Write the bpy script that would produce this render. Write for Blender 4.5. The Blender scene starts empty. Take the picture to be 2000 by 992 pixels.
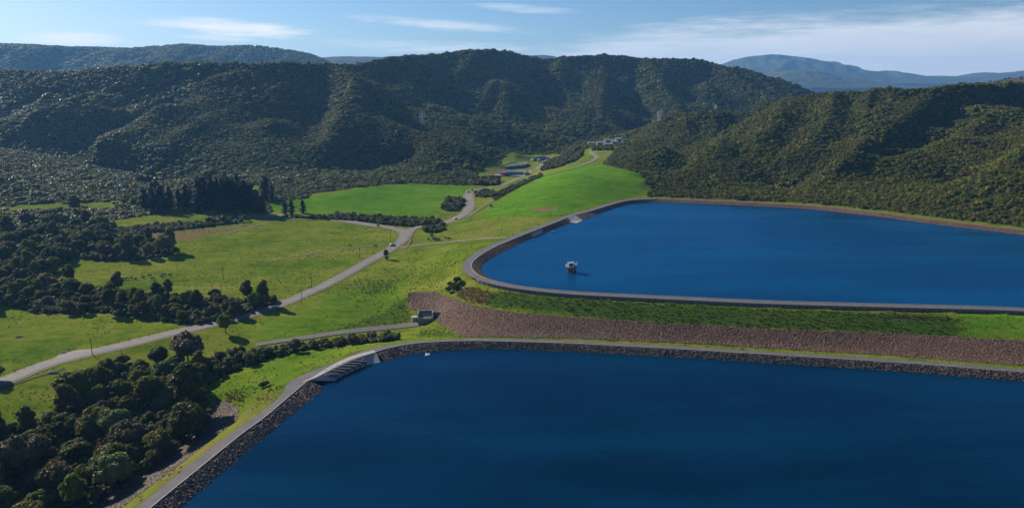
import bpy, bmesh, math, random
import numpy as np
from mathutils import Vector, Matrix
from mathutils import noise as mnoise
from mathutils.geometry import delaunay_2d_cdt

rng = np.random.default_rng(7)
random.seed(7)
S = bpy.context.scene
COL = S.collection
F_PX, HOR, CAM_Z = 1450.0, 160.0, 110.0
PITCH = math.atan((496 - HOR) / F_PX)
SUN_AZ, SUN_EL = math.radians(-49), math.radians(25.5)     # azimuth from +Y, negative = to the left

# ------------------------------------------------------------------ camera, sky, sun, exposure
cam = bpy.data.objects.new('camera', bpy.data.cameras.new('camera'))
COL.objects.link(cam)
cam.location = (0, 0, CAM_Z)
cam.rotation_euler = (math.pi / 2 - PITCH, 0, 0)
cam.data.sensor_width = 36.0
cam.data.lens = F_PX / 2000 * 36.0
cam.data.clip_start = 1.0
cam.data.clip_end = 60000.0
S.camera = cam

S.view_settings.view_transform = 'Standard'
S.view_settings.look = 'None'
S.view_settings.gamma = 1.0
S.view_settings.exposure = 0.76
S.render.engine = 'CYCLES'
S.cycles.max_bounces = 5
S.cycles.diffuse_bounces = 2
S.cycles.glossy_bounces = 2
S.cycles.transmission_bounces = 3
S.cycles.transparent_max_bounces = 6
S.cycles.volume_bounces = 0
S.cycles.use_adaptive_sampling = True
S.cycles.use_denoising = True


def azel(px, py):
    dx, u, v = px - 1000, py - 496, 0
    dy = F_PX * math.cos(PITCH) - u * math.sin(PITCH)
    dz = -F_PX * math.sin(PITCH) - u * math.cos(PITCH)
    return math.atan2(dx, dy), math.atan2(dz, math.hypot(dx, dy))


world = bpy.data.worlds.new('World')
S.world = world
world.use_nodes = True
wt = world.node_tree
for n in list(wt.nodes):
    wt.nodes.remove(n)


class NT:
    """small node-tree writer"""
    def __init__(s, t): s.t = t
    def n(s, typ, **kw):
        nd = s.t.nodes.new(typ)
        for k, v in kw.items():
            if k.startswith('i_'):
                key = k[2:]
                nd.inputs[int(key) if key.isdigit() else key.replace('_', ' ')].default_value = v
            else:
                setattr(nd, k, v)
        return nd
    def l(s, a, b): s.t.links.new(a, b)
    def m(s, op, a, b=None, c=None, clamp=False):
        nd = s.t.nodes.new('ShaderNodeMath'); nd.operation = op; nd.use_clamp = clamp
        for i, v in enumerate((a, b, c)):
            if v is None: continue
            if isinstance(v, (int, float)): nd.inputs[i].default_value = v
            else: s.l(v, nd.inputs[i])
        return nd.outputs[0]
    def mix(s, fac, a, b, blend='MIX'):
        nd = s.t.nodes.new('ShaderNodeMix'); nd.data_type = 'RGBA'; nd.blend_type = blend
        for i, v in ((0, fac), (6, a), (7, b)):
            if isinstance(v, (int, float)): nd.inputs[i].default_value = v
            elif isinstance(v, tuple): nd.inputs[i].default_value = (*v[:3], 1)
            else: s.l(v, nd.inputs[i])
        return nd.outputs[2]
    def smooth(s, x, a, b, lo=0.0, hi=1.0):
        nd = s.t.nodes.new('ShaderNodeMapRange'); nd.interpolation_type = 'SMOOTHSTEP'
        s.l(x, nd.inputs[0])
        for i, v in ((1, a), (2, b), (3, lo), (4, hi)): nd.inputs[i].default_value = v
        return nd.outputs[0]
    def noise(s, vec, scale, detail=3, rough=0.55, out=0):
        nd = s.t.nodes.new('ShaderNodeTexNoise')
        nd.inputs['Scale'].default_value = scale; nd.inputs['Detail'].default_value = detail
        nd.inputs['Roughness'].default_value = rough
        if vec is not None: s.l(vec, nd.inputs['Vector'])
        return nd.outputs[out]
    def ramp(s, x, stops):
        nd = s.t.nodes.new('ShaderNodeValToRGB'); e = nd.color_ramp.elements
        while len(e) < len(stops): e.new(0.5)
        for el, (p, c) in zip(e, stops):
            el.position = p; el.color = (*c[:3], 1)
        s.l(x, nd.inputs[0])
        return nd.outputs[0]
    def mapping(s, vec, scale=(1, 1, 1), rot=(0, 0, 0), loc=(0, 0, 0)):
        nd = s.t.nodes.new('ShaderNodeMapping')
        nd.inputs['Scale'].default_value = scale; nd.inputs['Rotation'].default_value = rot
        nd.inputs['Location'].default_value = loc
        s.l(vec, nd.inputs['Vector'])
        return nd.outputs[0]


W = NT(wt)
sky = W.n('ShaderNodeTexSky', sky_type='NISHITA', sun_disc=False)
sky.sun_elevation = SUN_EL
sky.sun_rotation = SUN_AZ                 # measured from +Y towards +X
sky.altitude = 900
sky.air_density = 1.0
sky.dust_density = 0.8
sky.ozone_density = 3.0
tc = W.n('ShaderNodeTexCoord')
sep = W.n('ShaderNodeSeparateXYZ'); W.l(tc.outputs['Generated'], sep.inputs[0])
az = W.m('ARCTAN2', sep.outputs[0], sep.outputs[1])
el = W.m('ARCSINE', sep.outputs[2])
comb = W.n('ShaderNodeCombineXYZ'); W.l(az, comb.inputs[0]); W.l(el, comb.inputs[1])
st1 = W.noise(W.mapping(comb.outputs[0], scale=(6, 60, 1), rot=(0, 0, math.radians(-2))), 1.6, 9, 0.70)
st2 = W.noise(W.mapping(comb.outputs[0], scale=(3, 26, 1), rot=(0, 0, math.radians(-4))), 1.3, 8, 0.68)
nz = W.m('SUBTRACT', W.m('MULTIPLY', W.m('ADD', st1, st2), 0.5), 0.5)
masks = []
for (cx, cy, sx, sy, amp, tilt) in ((145, 76, 88, 15, .95, 0), (460, 58, 160, 17, .95, .05), (430, 75, 90, 8, .6, 0.03), (870, 50, 190, 13, .55, .07),
                              (780, 88, 190, 11, .55, 0.02), (1020, 17, 120, 9, .45, .05), (880, 95, 190, 12, .6, 0),
                              (725, 41, 35, 5, .4, 0), (1290, 48, 80, 4, .35, 0)):
    a0, e0 = azel(cx, cy)
    sa, se = sx / 1500.0, sy / 1500.0
    da = W.m('SUBTRACT', az, a0)
    A = W.m('POWER', W.m('DIVIDE', da, sa), 2)
    dl = W.m('ADD', W.m('SUBTRACT', el, e0), W.m('MULTIPLY', da, tilt))
    B = W.m('POWER', W.m('DIVIDE', dl, se), 2)
    e = W.m('SUBTRACT', 1.0, W.m('ADD', A, B))
    e = W.m('ADD', e, W.m('MULTIPLY', nz, 5.0))
    masks.append(W.smooth(e, 0.0, 1.3, 0.0, amp))
# the thin sheet of cloud that fills the right half of the sky
a1, e1 = azel(1020, 96); a2, e2 = azel(1250, 42); a3, e3 = azel(1900, 0)
sl = (e2 - e1) / (a2 - a1); sl2 = (e3 - e2) / (a3 - a2)
edge = W.m('MINIMUM', W.m('ADD', W.m('MULTIPLY', W.m('SUBTRACT', az, a1), sl), e1), W.m('ADD', W.m('MULTIPLY', W.m('SUBTRACT', az, a2), sl2), e2))
below = W.m('SUBTRACT', edge, el)
lim = W.m('MINIMUM', W.m('MULTIPLY', below, 45.0), W.m('MULTIPLY', W.m('SUBTRACT', az, azel(820, 90)[0]), 9.0))
masks.append(W.smooth(W.m('ADD', lim, W.m('MULTIPLY', nz, 5.0)), -0.2, 1.5, 0.0, 0.92))
cm = masks[0]
for k in masks[1:]:
    cm = W.m('MAXIMUM', cm, k)
fib = W.smooth(st1, 0.25, 0.75, 0.82, 1.04)
up = W.smooth(el, -0.01, 0.01)
cm = W.m('MULTIPLY', W.m('MULTIPLY', cm, up), fib, clamp=True)
cloudcol = W.ramp(W.smooth(az, -.25, .2), [(0, (9.2, 9.0, 8.7)), (1, (7.0, 7.3, 7.8))])
hsv = W.n('ShaderNodeHueSaturation'); hsv.inputs['Saturation'].default_value = 1.12
W.l(sky.outputs[0], hsv.inputs['Color'])
colr = W.mix(cm, W.mix(1.0, hsv.outputs[0], (.57, .67, .82), 'MULTIPLY'), cloudcol)
bg = W.n('ShaderNodeBackground'); bg.inputs['Strength'].default_value = 0.07
W.l(colr, bg.inputs['Color'])
wo = W.n('ShaderNodeOutputWorld'); W.l(bg.outputs[0], wo.inputs['Surface'])
world.cycles.sampling_method = 'MANUAL'
world.cycles.sample_map_resolution = 512

sl_ = bpy.data.lights.new('sun', 'SUN'); sl_.energy = 5.0; sl_.angle = math.radians(0.5); sl_.color = (1.0, 0.91, 0.76)
sun = bpy.data.objects.new('sun', sl_); COL.objects.link(sun)
sdir = Vector((math.sin(SUN_AZ) * math.cos(SUN_EL), math.cos(SUN_AZ) * math.cos(SUN_EL), math.sin(SUN_EL)))
sun.rotation_euler = sdir.to_track_quat('Z', 'Y').to_euler()
sun.location = (0, 0, 400)

# ------------------------------------------------------------------ helpers: view rays -> places in the world
def ray(px, py):
    px = np.asarray(px, float); py = np.asarray(py, float); u = py - 496
    return (px - 1000, F_PX * math.cos(PITCH) - u * math.sin(PITCH), -F_PX * math.sin(PITCH) - u * math.cos(PITCH))
def PZ(px, py, z):
    dx, dy, dz = ray(px, py); t = (z - CAM_Z) / dz
    return np.stack([dx * t, dy * t, np.full_like(dx * t, 1.0) * z], -1)
def PD(px, py, D):
    dx, dy, dz = ray(px, py); t = D / dy
    return np.stack([dx * t, dy * t, CAM_Z + dz * t], -1)
def WD(px, D, z):
    depth = D * math.cos(PITCH) + (CAM_Z - z) * math.sin(PITCH)
    return np.array([(px - 1000) / F_PX * depth, D, z], float)
def dens(P, step):
    P = np.asarray(P, float); out = [P[0]]
    for a, b in zip(P[:-1], P[1:]):
        k = max(1, int(math.ceil(np.linalg.norm(b[:2] - a[:2]) / step)))
        for i in range(1, k + 1): out.append(a + (b - a) * i / k)
    return np.array(out)
def resample(P, step, smooth=0):
    P = np.asarray(P, float)
    if smooth:
        for _ in range(smooth):            # Chaikin
            q = [P[0]]
            for a, b in zip(P[:-1], P[1:]): q += [a * .75 + b * .25, a * .25 + b * .75]
            q.append(P[-1]); P = np.array(q)
    d = np.r_[0, np.cumsum(np.linalg.norm(np.diff(P[:, :2], axis=0), axis=1))]
    n = max(2, int(d[-1] / step) + 1); s = np.linspace(0, d[-1], n)
    return np.stack([np.interp(s, d, P[:, k]) for k in range(P.shape[1])], -1)
def zline(pts, z): return np.array([PZ(a, b, z) for a, b in pts])

# ------------------------------------------------------------------ traced lines of the place
ZC1, ZC2 = 2.2, 12.2          # crest heights of the lower and upper reservoir (water at 0 and 10)
L_in_a = zline([(130, 1130), (294, 992), (400, 906), (480, 841), (512, 820), (560, 779), (602, 743)], ZC1)
L_in_b = zline([(734, 687.5), (764, 678.5), (806, 671), (860, 667), (920, 665.6), (980, 666.5), (1100, 670), (1200, 675), (1350, 683), (1500, 692.5), (1750, 707.5), (2000, 727), (2300, 751), (2700, 787)], ZC1)
L_wat_a = zline([(190, 1130), (350, 992), (480, 882), (557, 820), (611, 776), (651, 743)], 0)
L_wat_b = zline([(743, 707), (756, 703), (800, 692), (845, 685.5), (900, 682), (980, 680.5), (1100, 683), (1300, 692), (1500, 708), (1750, 724.5), (2000, 741), (2300, 765), (2700, 801)], 0)
L_out = zline([(90, 1130), (265, 992), (370, 908), (440, 853), (491, 818), (530, 790), (554, 767), (557, 752), (572, 740), (599, 729), (635, 714.5), (686, 693.5), (710, 684.5), (755, 674), (815, 666), (890, 661), (980, 661.5), (1100, 664.5), (1200, 669.5), (1350, 677), (1500, 686.5), (1750, 701), (2000, 720.5), (2300, 744), (2700, 779)], ZC1)
U_in = zline([(2900, 690), (2500, 640), (2300, 622), (2000, 600), (1750, 594), (1500, 587.5), (1350, 580.5), (1200, 573.5), (1122, 569.5), (1066, 564.5), (1022, 559.5), (989, 554), (966, 548.5), (944, 542), (930, 534), (923, 526), (921, 520), (923, 513), (929, 506), (944, 495), (966, 483), (989, 473), (1015, 462), (1060, 444.5), (1100, 429), (1117, 422), (1160, 411), (1200, 398), (1225, 392), (1256, 389.5), (1300, 388.6), (1400, 392.5), (1500, 397.5), (1603, 403), (1724, 417), (1845, 433), (2000, 450), (2300, 492), (2700, 548), (2900, 580)], ZC2)
U_water_l = zline([(962, 547.4), (951, 542), (942, 533), (940, 524), (942, 517.5), (955, 506), (989, 489), (1037, 465), (1062, 455), (1111, 435.5), (1139, 430), (1200, 403), (1256, 394.5), (1281, 394), (1402, 398.5), (1603, 408.6), (1724, 423), (1845, 439), (2000, 457), (2300, 500), (2700, 557)], 10.0)

L_in_a = np.vstack([[[-118.0, 40.0, ZC1]], L_in_a]); L_wat_a = np.vstack([[[-111.0, 40.0, 0.0]], L_wat_a]); L_out = np.vstack([[[-123.0, 40.0, ZC1]], L_out])

def offset(P, n_off):
    """offset a 2-D polyline to its left by n_off (array or number)"""
    T = np.gradient(P[:, :2], axis=0); T /= np.linalg.norm(T, axis=1)[:, None] + 1e-9
    N = np.stack([-T[:, 1], T[:, 0]], -1)
    return P[:, :2] + N * (np.asarray(n_off).reshape(-1, 1) if np.ndim(n_off) else n_off)
def pldist(Q, P):
    """distance from points Q (n,2) to polyline P (m,2)"""
    Q = np.asarray(Q)[:, :2]; out = np.full(len(Q), 1e9)
    for a, b in zip(P[:-1, :2], P[1:, :2]):
        d = b - a; L = d @ d + 1e-9
        t = np.clip(((Q - a) @ d) / L, 0, 1)
        out = np.minimum(out, np.hypot(*(Q - a - t[:, None] * d).T))
    return out
def inpoly(X, Y, P):
    P = np.asarray(P)[:, :2]; c = np.zeros(X.shape, bool); j = len(P) - 1
    for i in range(len(P)):
        xi, yi = P[i]; xj, yj = P[j]
        if yi != yj:
            m = ((yi > Y) != (yj > Y)) & (X < (xj - xi) * (Y - yi) / (yj - yi) + xi)
            c ^= m
        j = i
    return c

L_out_r = resample(L_out, 3.0, 2)
U_in_r = resample(U_in, 3.0, 2)
# upper crest: the curve runs right->left along the dam, then back along the far bank; land is on its right-hand... sign found below
test = offset(U_in_r, 1.0)
U_close = np.vstack([U_in_r[:, :2]])
sgn = 1.0 if inpoly(test[::15, 0], test[::15, 1], U_close).mean() > 0.5 else -1.0
ROADW2 = 5.2
roadw = np.full(len(U_in_r), ROADW2)
U_out_r = np.c_[offset(U_in_r, -sgn * roadw), np.full(len(U_in_r), ZC2)]
Lw = np.vstack([L_out_r])
L_poly_out = np.vstack([L_out_r[:, :2], [[900, L_out_r[-1, 1]], [900, -300], [-200, -300]]])

# ------------------------------------------------------------------ terrain control points
C = []
def add(P): C.extend(np.atleast_2d(P).tolist())
def addz(lst):
    for a, b, z in lst: add(PZ(a, b, z))
add(dens(resample(L_out_r, 6), 6)); 
li = np.vstack([L_in_a, PZ(640, 726, ZC1)[None], PZ(690, 703, ZC1)[None], L_in_b])
add(resample(li, 8))
add(resample(U_in_r, 9)); add(resample(U_out_r, 9))
add(resample(np.c_[offset(U_in_r, sgn * 5.0), np.full(len(U_in_r), 10.2)], 12))
# downstream face of the dam
brk = [(880, 580, 5.6), (900, 588, 6.2), (922, 597, 6.6), (944, 599.5, 6.8), (978, 607, 6.8), (1033, 614, 6.8), (1200, 625, 6.8), (1350, 634, 6.8), (1500, 642.5, 6.8), (1625, 647.5, 6.8), (1750, 651, 6.8), (1875, 659, 6.8), (2000, 665, 6.8), (2300, 684, 6.8), (2700, 712, 6.8)]
toe = [(905, 659, 2.0), (980, 658.5, 2), (1100, 661, 2), (1200, 665.5, 2), (1350, 672, 2), (1500, 681, 2), (1625, 689, 2), (1750, 695.5, 2), (1875, 706, 2), (2000, 714, 2), (2300, 738, 2), (2700, 773, 2)]
BRK = np.array([PZ(*p) for p in brk]); TOE = np.array([PZ(*p) for p in toe])
add(resample(BRK, 8)); add(resample(TOE, 8))
addz([(795, 572, 3), (825, 571, 3.8), (850, 571, 4.5), (797, 603, -2), (796, 588, .5), (830, 606, -1), (870, 640, -1), (850, 615, -1), (890, 650, 0.5), (880, 610, 2.6), (870, 545, 5), (930, 570, 8.5), (860, 560, 4), (905, 560, 7.5), (830, 590, 1.2)])
addz([(0, 748, -6), (60, 722, -6), (120, 700, -5.5), (180, 688, -5), (250, 672, -5), (330, 652, -4.5), (420, 632, -4), (480, 618, -4), (540, 600, -3.5), (600, 573, -3), (650, 550, -2.5), (700, 520, -2), (740, 500, -1.5),
      (790, 468, 0), (783, 448, 0), (740, 442, 0), (700, 436, 0), (650, 428, 0), (560, 420, 0), (500, 425, 0), (440, 430, 0), (867, 437, 0), (889, 429, 0), (909, 417, 0), (918, 403, 0), (914, 380, 0), (923, 372, 0), (977, 364, 0), (1019, 347, 1), (1048, 331, 2), (1064, 319, 3), (1076, 307, 4),
      (-200, 640, -7), (0, 620, -7), (200, 640, -6), (100, 670, -6.5), (300, 500, -4), (500, 500, -3), (650, 470, -2), (400, 540, -4), (500, 560, -3.5), (600, 500, -3), (200, 560, -6), (0, 560, -6), (-200, 560, -6), (-200, 470, -4), (0, 480, -4), (200, 470, -3), (350, 460, -2),
      (-200, 405, 1), (0, 400, 0), (240, 395, 0), (400, 420, 0), (330, 400, 0), (700, 380, 1.5), (850, 370, 1), (600, 400, 0.5), (750, 360, 2.5), (700, 345, 3), (500, 345, 3), (990, 330, 2), (960, 345, 1), (560, 360, 2), (900, 340, 2), (800, 410, 0), (700, 410, 0),
      (1040, 315, 2), (990, 318, 2), (1090, 336, 13), (1121, 330, 17), (1149, 320, 20), (1166, 310, 20), (1158, 302, 20), (1152, 295, 20), (1190, 280, 22), (1215, 277, 24), (1160, 283, 20), (1110, 318, 16), (1060, 341, 9), (1000, 365, 4), (1075, 320, 5), (1090, 300, 6),
      (100, 760, -7.2), (60, 790, -8), (200, 800, -9), (0, 900, -10), (200, 950, -9), (-150, 1000, -10), (300, 760, -8.5), (400, 760, -7), (350, 850, -8.5), (-200, 850, -9), (0, 1100, -11), (-200, 740, -7), (60, 760, -7), (280, 700, -6.3),
      (512, 671, -5), (590, 660, -4.5), (680, 648, -4), (755, 640, -4), (800, 634, -4), (830, 624, -4), (820, 640, -3.5), (600, 672, -5), (500, 690, -6), (740, 662, -5), (400, 710, -7), (800, 652, -3), (860, 650, -.5),
      (560, 720, -1.5), (600, 690, -3), (480, 760, -3.5), (700, 668, -3), (430, 770, -5), (640, 700, -0.5), (520, 745, -1), (470, 800, -2), (760, 664, -2.2), (830, 658, -.4),
      (462, 805, -4), (430, 800, -6), (400, 850, -7), (455, 825, -3), (330, 905, -7), (300, 920, -8), (220, 980, -9), (120, 1060, -9), (350, 905, -4),
      (500, 640, -4.5), (650, 600, -3), (700, 620, -4), (750, 600, -3), (740, 630, -4), (560, 650, -4.5), (800, 540, -1), (760, 560, -1.5), (850, 500, 1.5), (850, 475, 0.6), (920, 468, 4), (900, 490, 6), (880, 540, 4.5), (700, 560, -2), (820, 510, 0),
      (950, 410, 2), (1000, 380, 7), (1050, 355, 14), (1100, 338, 20), (1130, 336, 23), (1135, 355, 21.5), (1160, 337, 24), (1200, 327, 27), (1240, 335, 27), (1262, 352, 22), (1100, 370, 17.5), (1150, 370, 18), (1200, 365, 18.5), (1060, 395, 13), (1000, 405, 8), (1100, 395, 14), (1180, 385, 14), (960, 425, 4.5), (870, 450, 1), (940, 440, 6), (1000, 430, 8.5), (990, 450, 9)])
# hills -------------------------------------------------------------
TREE_H = 2.5
def ridge(lst, dip=None, step=30, skip=0):
    P = np.array([PD(a, b, D) for a, b, D in lst]); P[:, 2] -= TREE_H
    add(dens(P, step))
    if dip:
        Q = P[skip:].copy(); k = (Q[:, 1] + dip[0]) / Q[:, 1]; Q[:, 0] *= k; Q[:, 1] += dip[0]; Q[:, 2] -= dip[1]
        add(dens(Q, step * 1.5))
    return P
SKY1 = ridge([(-900, 138, 1330), (-500, 136, 1330), (-200, 134, 1330), (0, 134, 1330), (133, 136, 1330), (200, 131, 1320), (280, 125, 1300), (366, 121, 1280), (402, 120, 1270), (499, 123, 1260), (550, 120, 1290), (640, 122, 1350), (713, 125, 1420), (733, 117, 1450), (793, 107, 1550), (859, 105, 1650), (912, 95, 1720), (966, 96, 1770), (999, 100, 1800), (1060, 114, 1850), (1100, 108, 1880), (1190, 104, 1920), (1260, 112, 1950), (1333, 113, 1950), (1373, 115, 1950), (1401, 124, 1950), (1450, 131, 1930), (1482, 140, 1900), (1543, 160, 1850), (1583, 176, 1820), (1700, 215, 1780)], (350, 75))
ridge([(466, 140, 1215), (382, 166, 1165), (316, 183, 1125), (266, 220, 1060), (213, 248, 1010), (190, 268, 980)], (70, 24), skip=2)
ridge([(640, 135, 1300), (690, 150, 1230), (713, 176, 1145), (749, 203, 1090), (809, 236, 1030), (830, 246, 1015), (870, 262, 992), (899, 275, 978), (949, 306, 955)], (75, 22), skip=2)
ridge([(690, 165, 1180), (665, 205, 1100), (650, 242, 1040), (645, 276, 995), (640, 310, 962)])
ridge([(655, 165, 1250), (630, 215, 1165), (615, 280, 1030)])
ridge([(560, 140, 1240), (540, 200, 1110), (520, 260, 1010)])
ridge([(330, 215, 1075), (380, 260, 1010), (450, 230, 1050), (300, 280, 975)], step=400)
ridge([(800, 150, 1450), (830, 190, 1330), (916, 212, 1270), (997, 248, 1210), (1076, 268, 1180), (1130, 280, 1165)], (80, 18), skip=1)
ridge([(780, 190, 1290), (860, 238, 1180), (940, 278, 1080), (1010, 298, 1040)])
ridge([(970, 130, 1680), (975, 158, 1600), (1010, 163, 1570), (1060, 190, 1490), (1110, 205, 1440), (1180, 240, 1350), (1210, 262, 1300)], (100, 14), skip=2)
ridge([(880, 165, 1500), (960, 222, 1370), (1060, 256, 1270), (1150, 276, 1210)])
ridge([(1165, 150, 1750), (1200, 190, 1620), (1240, 230, 1480)], (100, 10), skip=1)
ridge([(1350, 150, 1830), (1380, 200, 1650)])
ridge([(1125, 150, 1730), (1150, 200, 1530), (1220, 248, 1400)])
ridge([(1270, 150, 1770), (1290, 205, 1580)])
# lit spur on the far left
ridge([(-500, 290, 960), (-200, 280, 960), (0, 284, 960), (100, 302, 930), (200, 330, 860), (300, 350, 800), (380, 360, 780)], (90, 16))
ridge([(-500, 210, 1130), (0, 210, 1130), (130, 215, 1120), (200, 205, 1130)], step=60)
for a, b, z in [(230, 332, 4), (400, 338, 3), (560, 337, 3), (640, 327, 3), (700, 320, 3), (800, 320, 3), (900, 318, 3), (960, 306, 3), (1060, 299, 4), (1110, 290, 8), (1150, 276, 12), (1250, 262, 25), (100, 290, 18), (150, 300, 12), (0, 392, 2), (120, 388, 2), (240, 382, 2), (-300, 400, 2)]:
    add(PZ(a, b, z))
# right hill
SKY2 = ridge([(1240, 252, 1150), (1281, 237, 1150), (1317, 221, 1130), (1373, 214, 1100), (1450, 213, 1080), (1502, 197, 1070), (1551, 187, 1050), (1595, 177, 1030), (1635, 175, 1020), (1684, 175, 1000), (1716, 166, 980), (1740, 163, 970), (1773, 169, 960), (1829, 169, 950), (1877, 163, 950), (1938, 161, 950), (2000, 158, 960), (2200, 150, 960), (2600, 150, 960)], (280, 60))
foot = [(1195, 318, 20), (1235, 334, 27), (1262, 350, 21), (1275, 372, 15), (1300, 384, 13), (1400, 387, 13), (1500, 391, 13), (1600, 398, 13), (1700, 408, 13), (1850, 428, 13), (2000, 444, 13), (2300, 484, 13), (2700, 535, 13)]
add(dens(np.array([PZ(*p) for p in foot]), 25))
ridge([(1480, 207, 1060), (1420, 258, 900), (1361, 304, 780), (1320, 345, 700)], (60, 12))
ridge([(1740, 164, 970), (1692, 252, 790), (1655, 278, 730), (1640, 305, 690)], (50, 12))
ridge([(1960, 190, 880), (1885, 236, 790), (1845, 257, 750), (1764, 298, 700), (1690, 328, 685), (1603, 354, 665), (1545, 372, 655)], (60, 13))
ridge([(2150, 215, 760), (2000, 280, 640), (1920, 330, 600), (1885, 362, 585)], (45, 10))
for p in [(1700, 920, 84), (1650, 860, 62), (1600, 790, 42), (1560, 720, 26), (1930, 900, 86), (1840, 830, 60), (1540, 900, 60), (1440, 800, 30), (1300, 850, 38), (1250, 1000, 34), (2050, 700, 34), (2100, 620, 22)]:
    add(WD(*p))
# anchors well outside the view
for x, y, z in [(-2500, 300, 40), (-1500, 200, 10), (-900, 400, 0), (-700, 100, -8), (-500, -100, -10), (0, -400, -8), (700, -200, 2), (1200, 200, 12), (1500, 700, 60), (2600, 900, 80),
                (-3500, 2500, 60), (-1500, 3200, 60), (0, 3500, 60), (1500, 3500, 40), (3200, 3000, 60), (0, 5200, 60), (-4500, 5000, 80), (4500, 5000, 60), (1300, 1900, 20), (1800, 1500, 20), (3000, -300, 20), (-3000, -300, 10), (760, 330, 12), (700, 120, 2.0)]:
    add([x, y, z])
C = np.array(C)
# drop near-duplicates
key = np.round(C[:, :2] / 1.2).astype(int); _, ui = np.unique(key, axis=0, return_index=True); C = C[np.sort(ui)]

def fit(C, lam=0.05):
    n = len(C); X = C[:, :2] / 1000
    K = np.hypot(X[:, None, 0] - X[None, :, 0], X[:, None, 1] - X[None, :, 1]) * -1
    K -= np.eye(n) * lam / 1000
    Pm = np.c_[np.ones(n), X]
    A = np.block([[K, Pm], [Pm.T, np.zeros((3, 3))]])
    return np.linalg.solve(A, np.r_[C[:, 2], 0, 0, 0])
wgt = fit(C)

# non-uniform grid, one sheet
def axis(lo, hi, a, b, fine, grow):
    mid = list(np.arange(a, b, fine)); s = fine; v = b; r = []
    while v < hi: r.append(v); s *= grow; v += s
    r.append(hi); s = fine; v = a; l = []
    while v > lo: s *= grow; v -= s; l.append(v)
    return np.array(l[::-1] + mid + r)
GX = axis(-4600, 4600, -330, 420, 2.4, 1.028)
GY = axis(-500, 5400, 150, 560, 2.4, 1.012)
nx, ny = len(GX), len(GY)
XX, YY = np.meshgrid(GX, GY)
def evalrbf(X, Y):
    x = (X.ravel() / 1000).astype(np.float32); y = (Y.ravel() / 1000).astype(np.float32)
    cx = (C[:, 0] / 1000).astype(np.float32); cy = (C[:, 1] / 1000).astype(np.float32); w = wgt[:-3].astype(np.float32)
    out = np.empty(len(x), np.float32)
    for i in range(0, len(x), 4096):
        dx = x[i:i + 4096, None] - cx; dy = y[i:i + 4096, None] - cy
        out[i:i + 4096] = -(np.sqrt(dx * dx + dy * dy) @ w)
    return (out + wgt[-3] + wgt[-2] * x + wgt[-1] * y).reshape(X.shape).astype(float)
ZZ = evalrbf(XX, YY)

def Zat(X, Y):
    X = np.asarray(X, float); Y = np.asarray(Y, float)
    i = np.clip(np.searchsorted(GX, X) - 1, 0, nx - 2); j = np.clip(np.searchsorted(GY, Y) - 1, 0, ny - 2)
    fx = np.clip((X - GX[i]) / (GX[i + 1] - GX[i]), 0, 1); fy = np.clip((Y - GY[j]) / (GY[j + 1] - GY[j]), 0, 1)
    return (ZZ[j, i] * (1 - fx) + ZZ[j, i + 1] * fx) * (1 - fy) + (ZZ[j + 1, i] * (1 - fx) + ZZ[j + 1, i + 1] * fx) * fy
TS = np.geomspace(100, 5200, 1500)
def PT(px, py):
    """where the view ray through a pixel of the photograph meets the ground"""
    dx, dy, dz = [float(v) for v in ray(px, py)]
    t = TS / dy; z = CAM_Z + dz * t; g = Zat(dx * t, TS)
    k = np.where(z <= g)[0]
    if len(k) == 0: k = [len(TS) - 1]
    k = k[0]
    if k > 0:
        a = (z[k - 1] - g[k - 1]); b = (g[k] - z[k]); f = a / (a + b + 1e-9); D = TS[k - 1] + (TS[k] - TS[k - 1]) * f
    else: D = TS[0]
    return np.array([dx * D / dy, D, float(Zat(dx * D / dy, D))])
def PTL(lst): return np.array([PT(a, b) for a, b in lst])

# value-noise fields in numpy
def vnoise(X, Y, scale, seed):
    r = np.random.default_rng(seed).random((256, 256))
    x = X / scale; y = Y / scale
    xi = np.floor(x).astype(int); yi = np.floor(y).astype(int); fx = x - xi; fy = y - yi
    fx = fx * fx * (3 - 2 * fx); fy = fy * fy * (3 - 2 * fy)
    g = lambda a, b: r[a % 256, b % 256]
    return (g(xi, yi) * (1 - fx) + g(xi + 1, yi) * fx) * (1 - fy) + (g(xi, yi + 1) * (1 - fx) + g(xi + 1, yi + 1) * fx) * fy
def fbm(X, Y, scale, seed, o=4):
    s = 0; a = .5
    for k in range(o): s = s + a * vnoise(X + 37 * k, Y - 91 * k, scale / 2 ** k, seed + k); a *= .5
    return s / (1 - .5 ** o)
def hill(X, Y, Z):           # 0 on the flats, 1 well up the slopes
    return np.clip((Z - 14) / 30, 0, 1) * np.clip((Y - 450) / 150, 0, 1)
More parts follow.
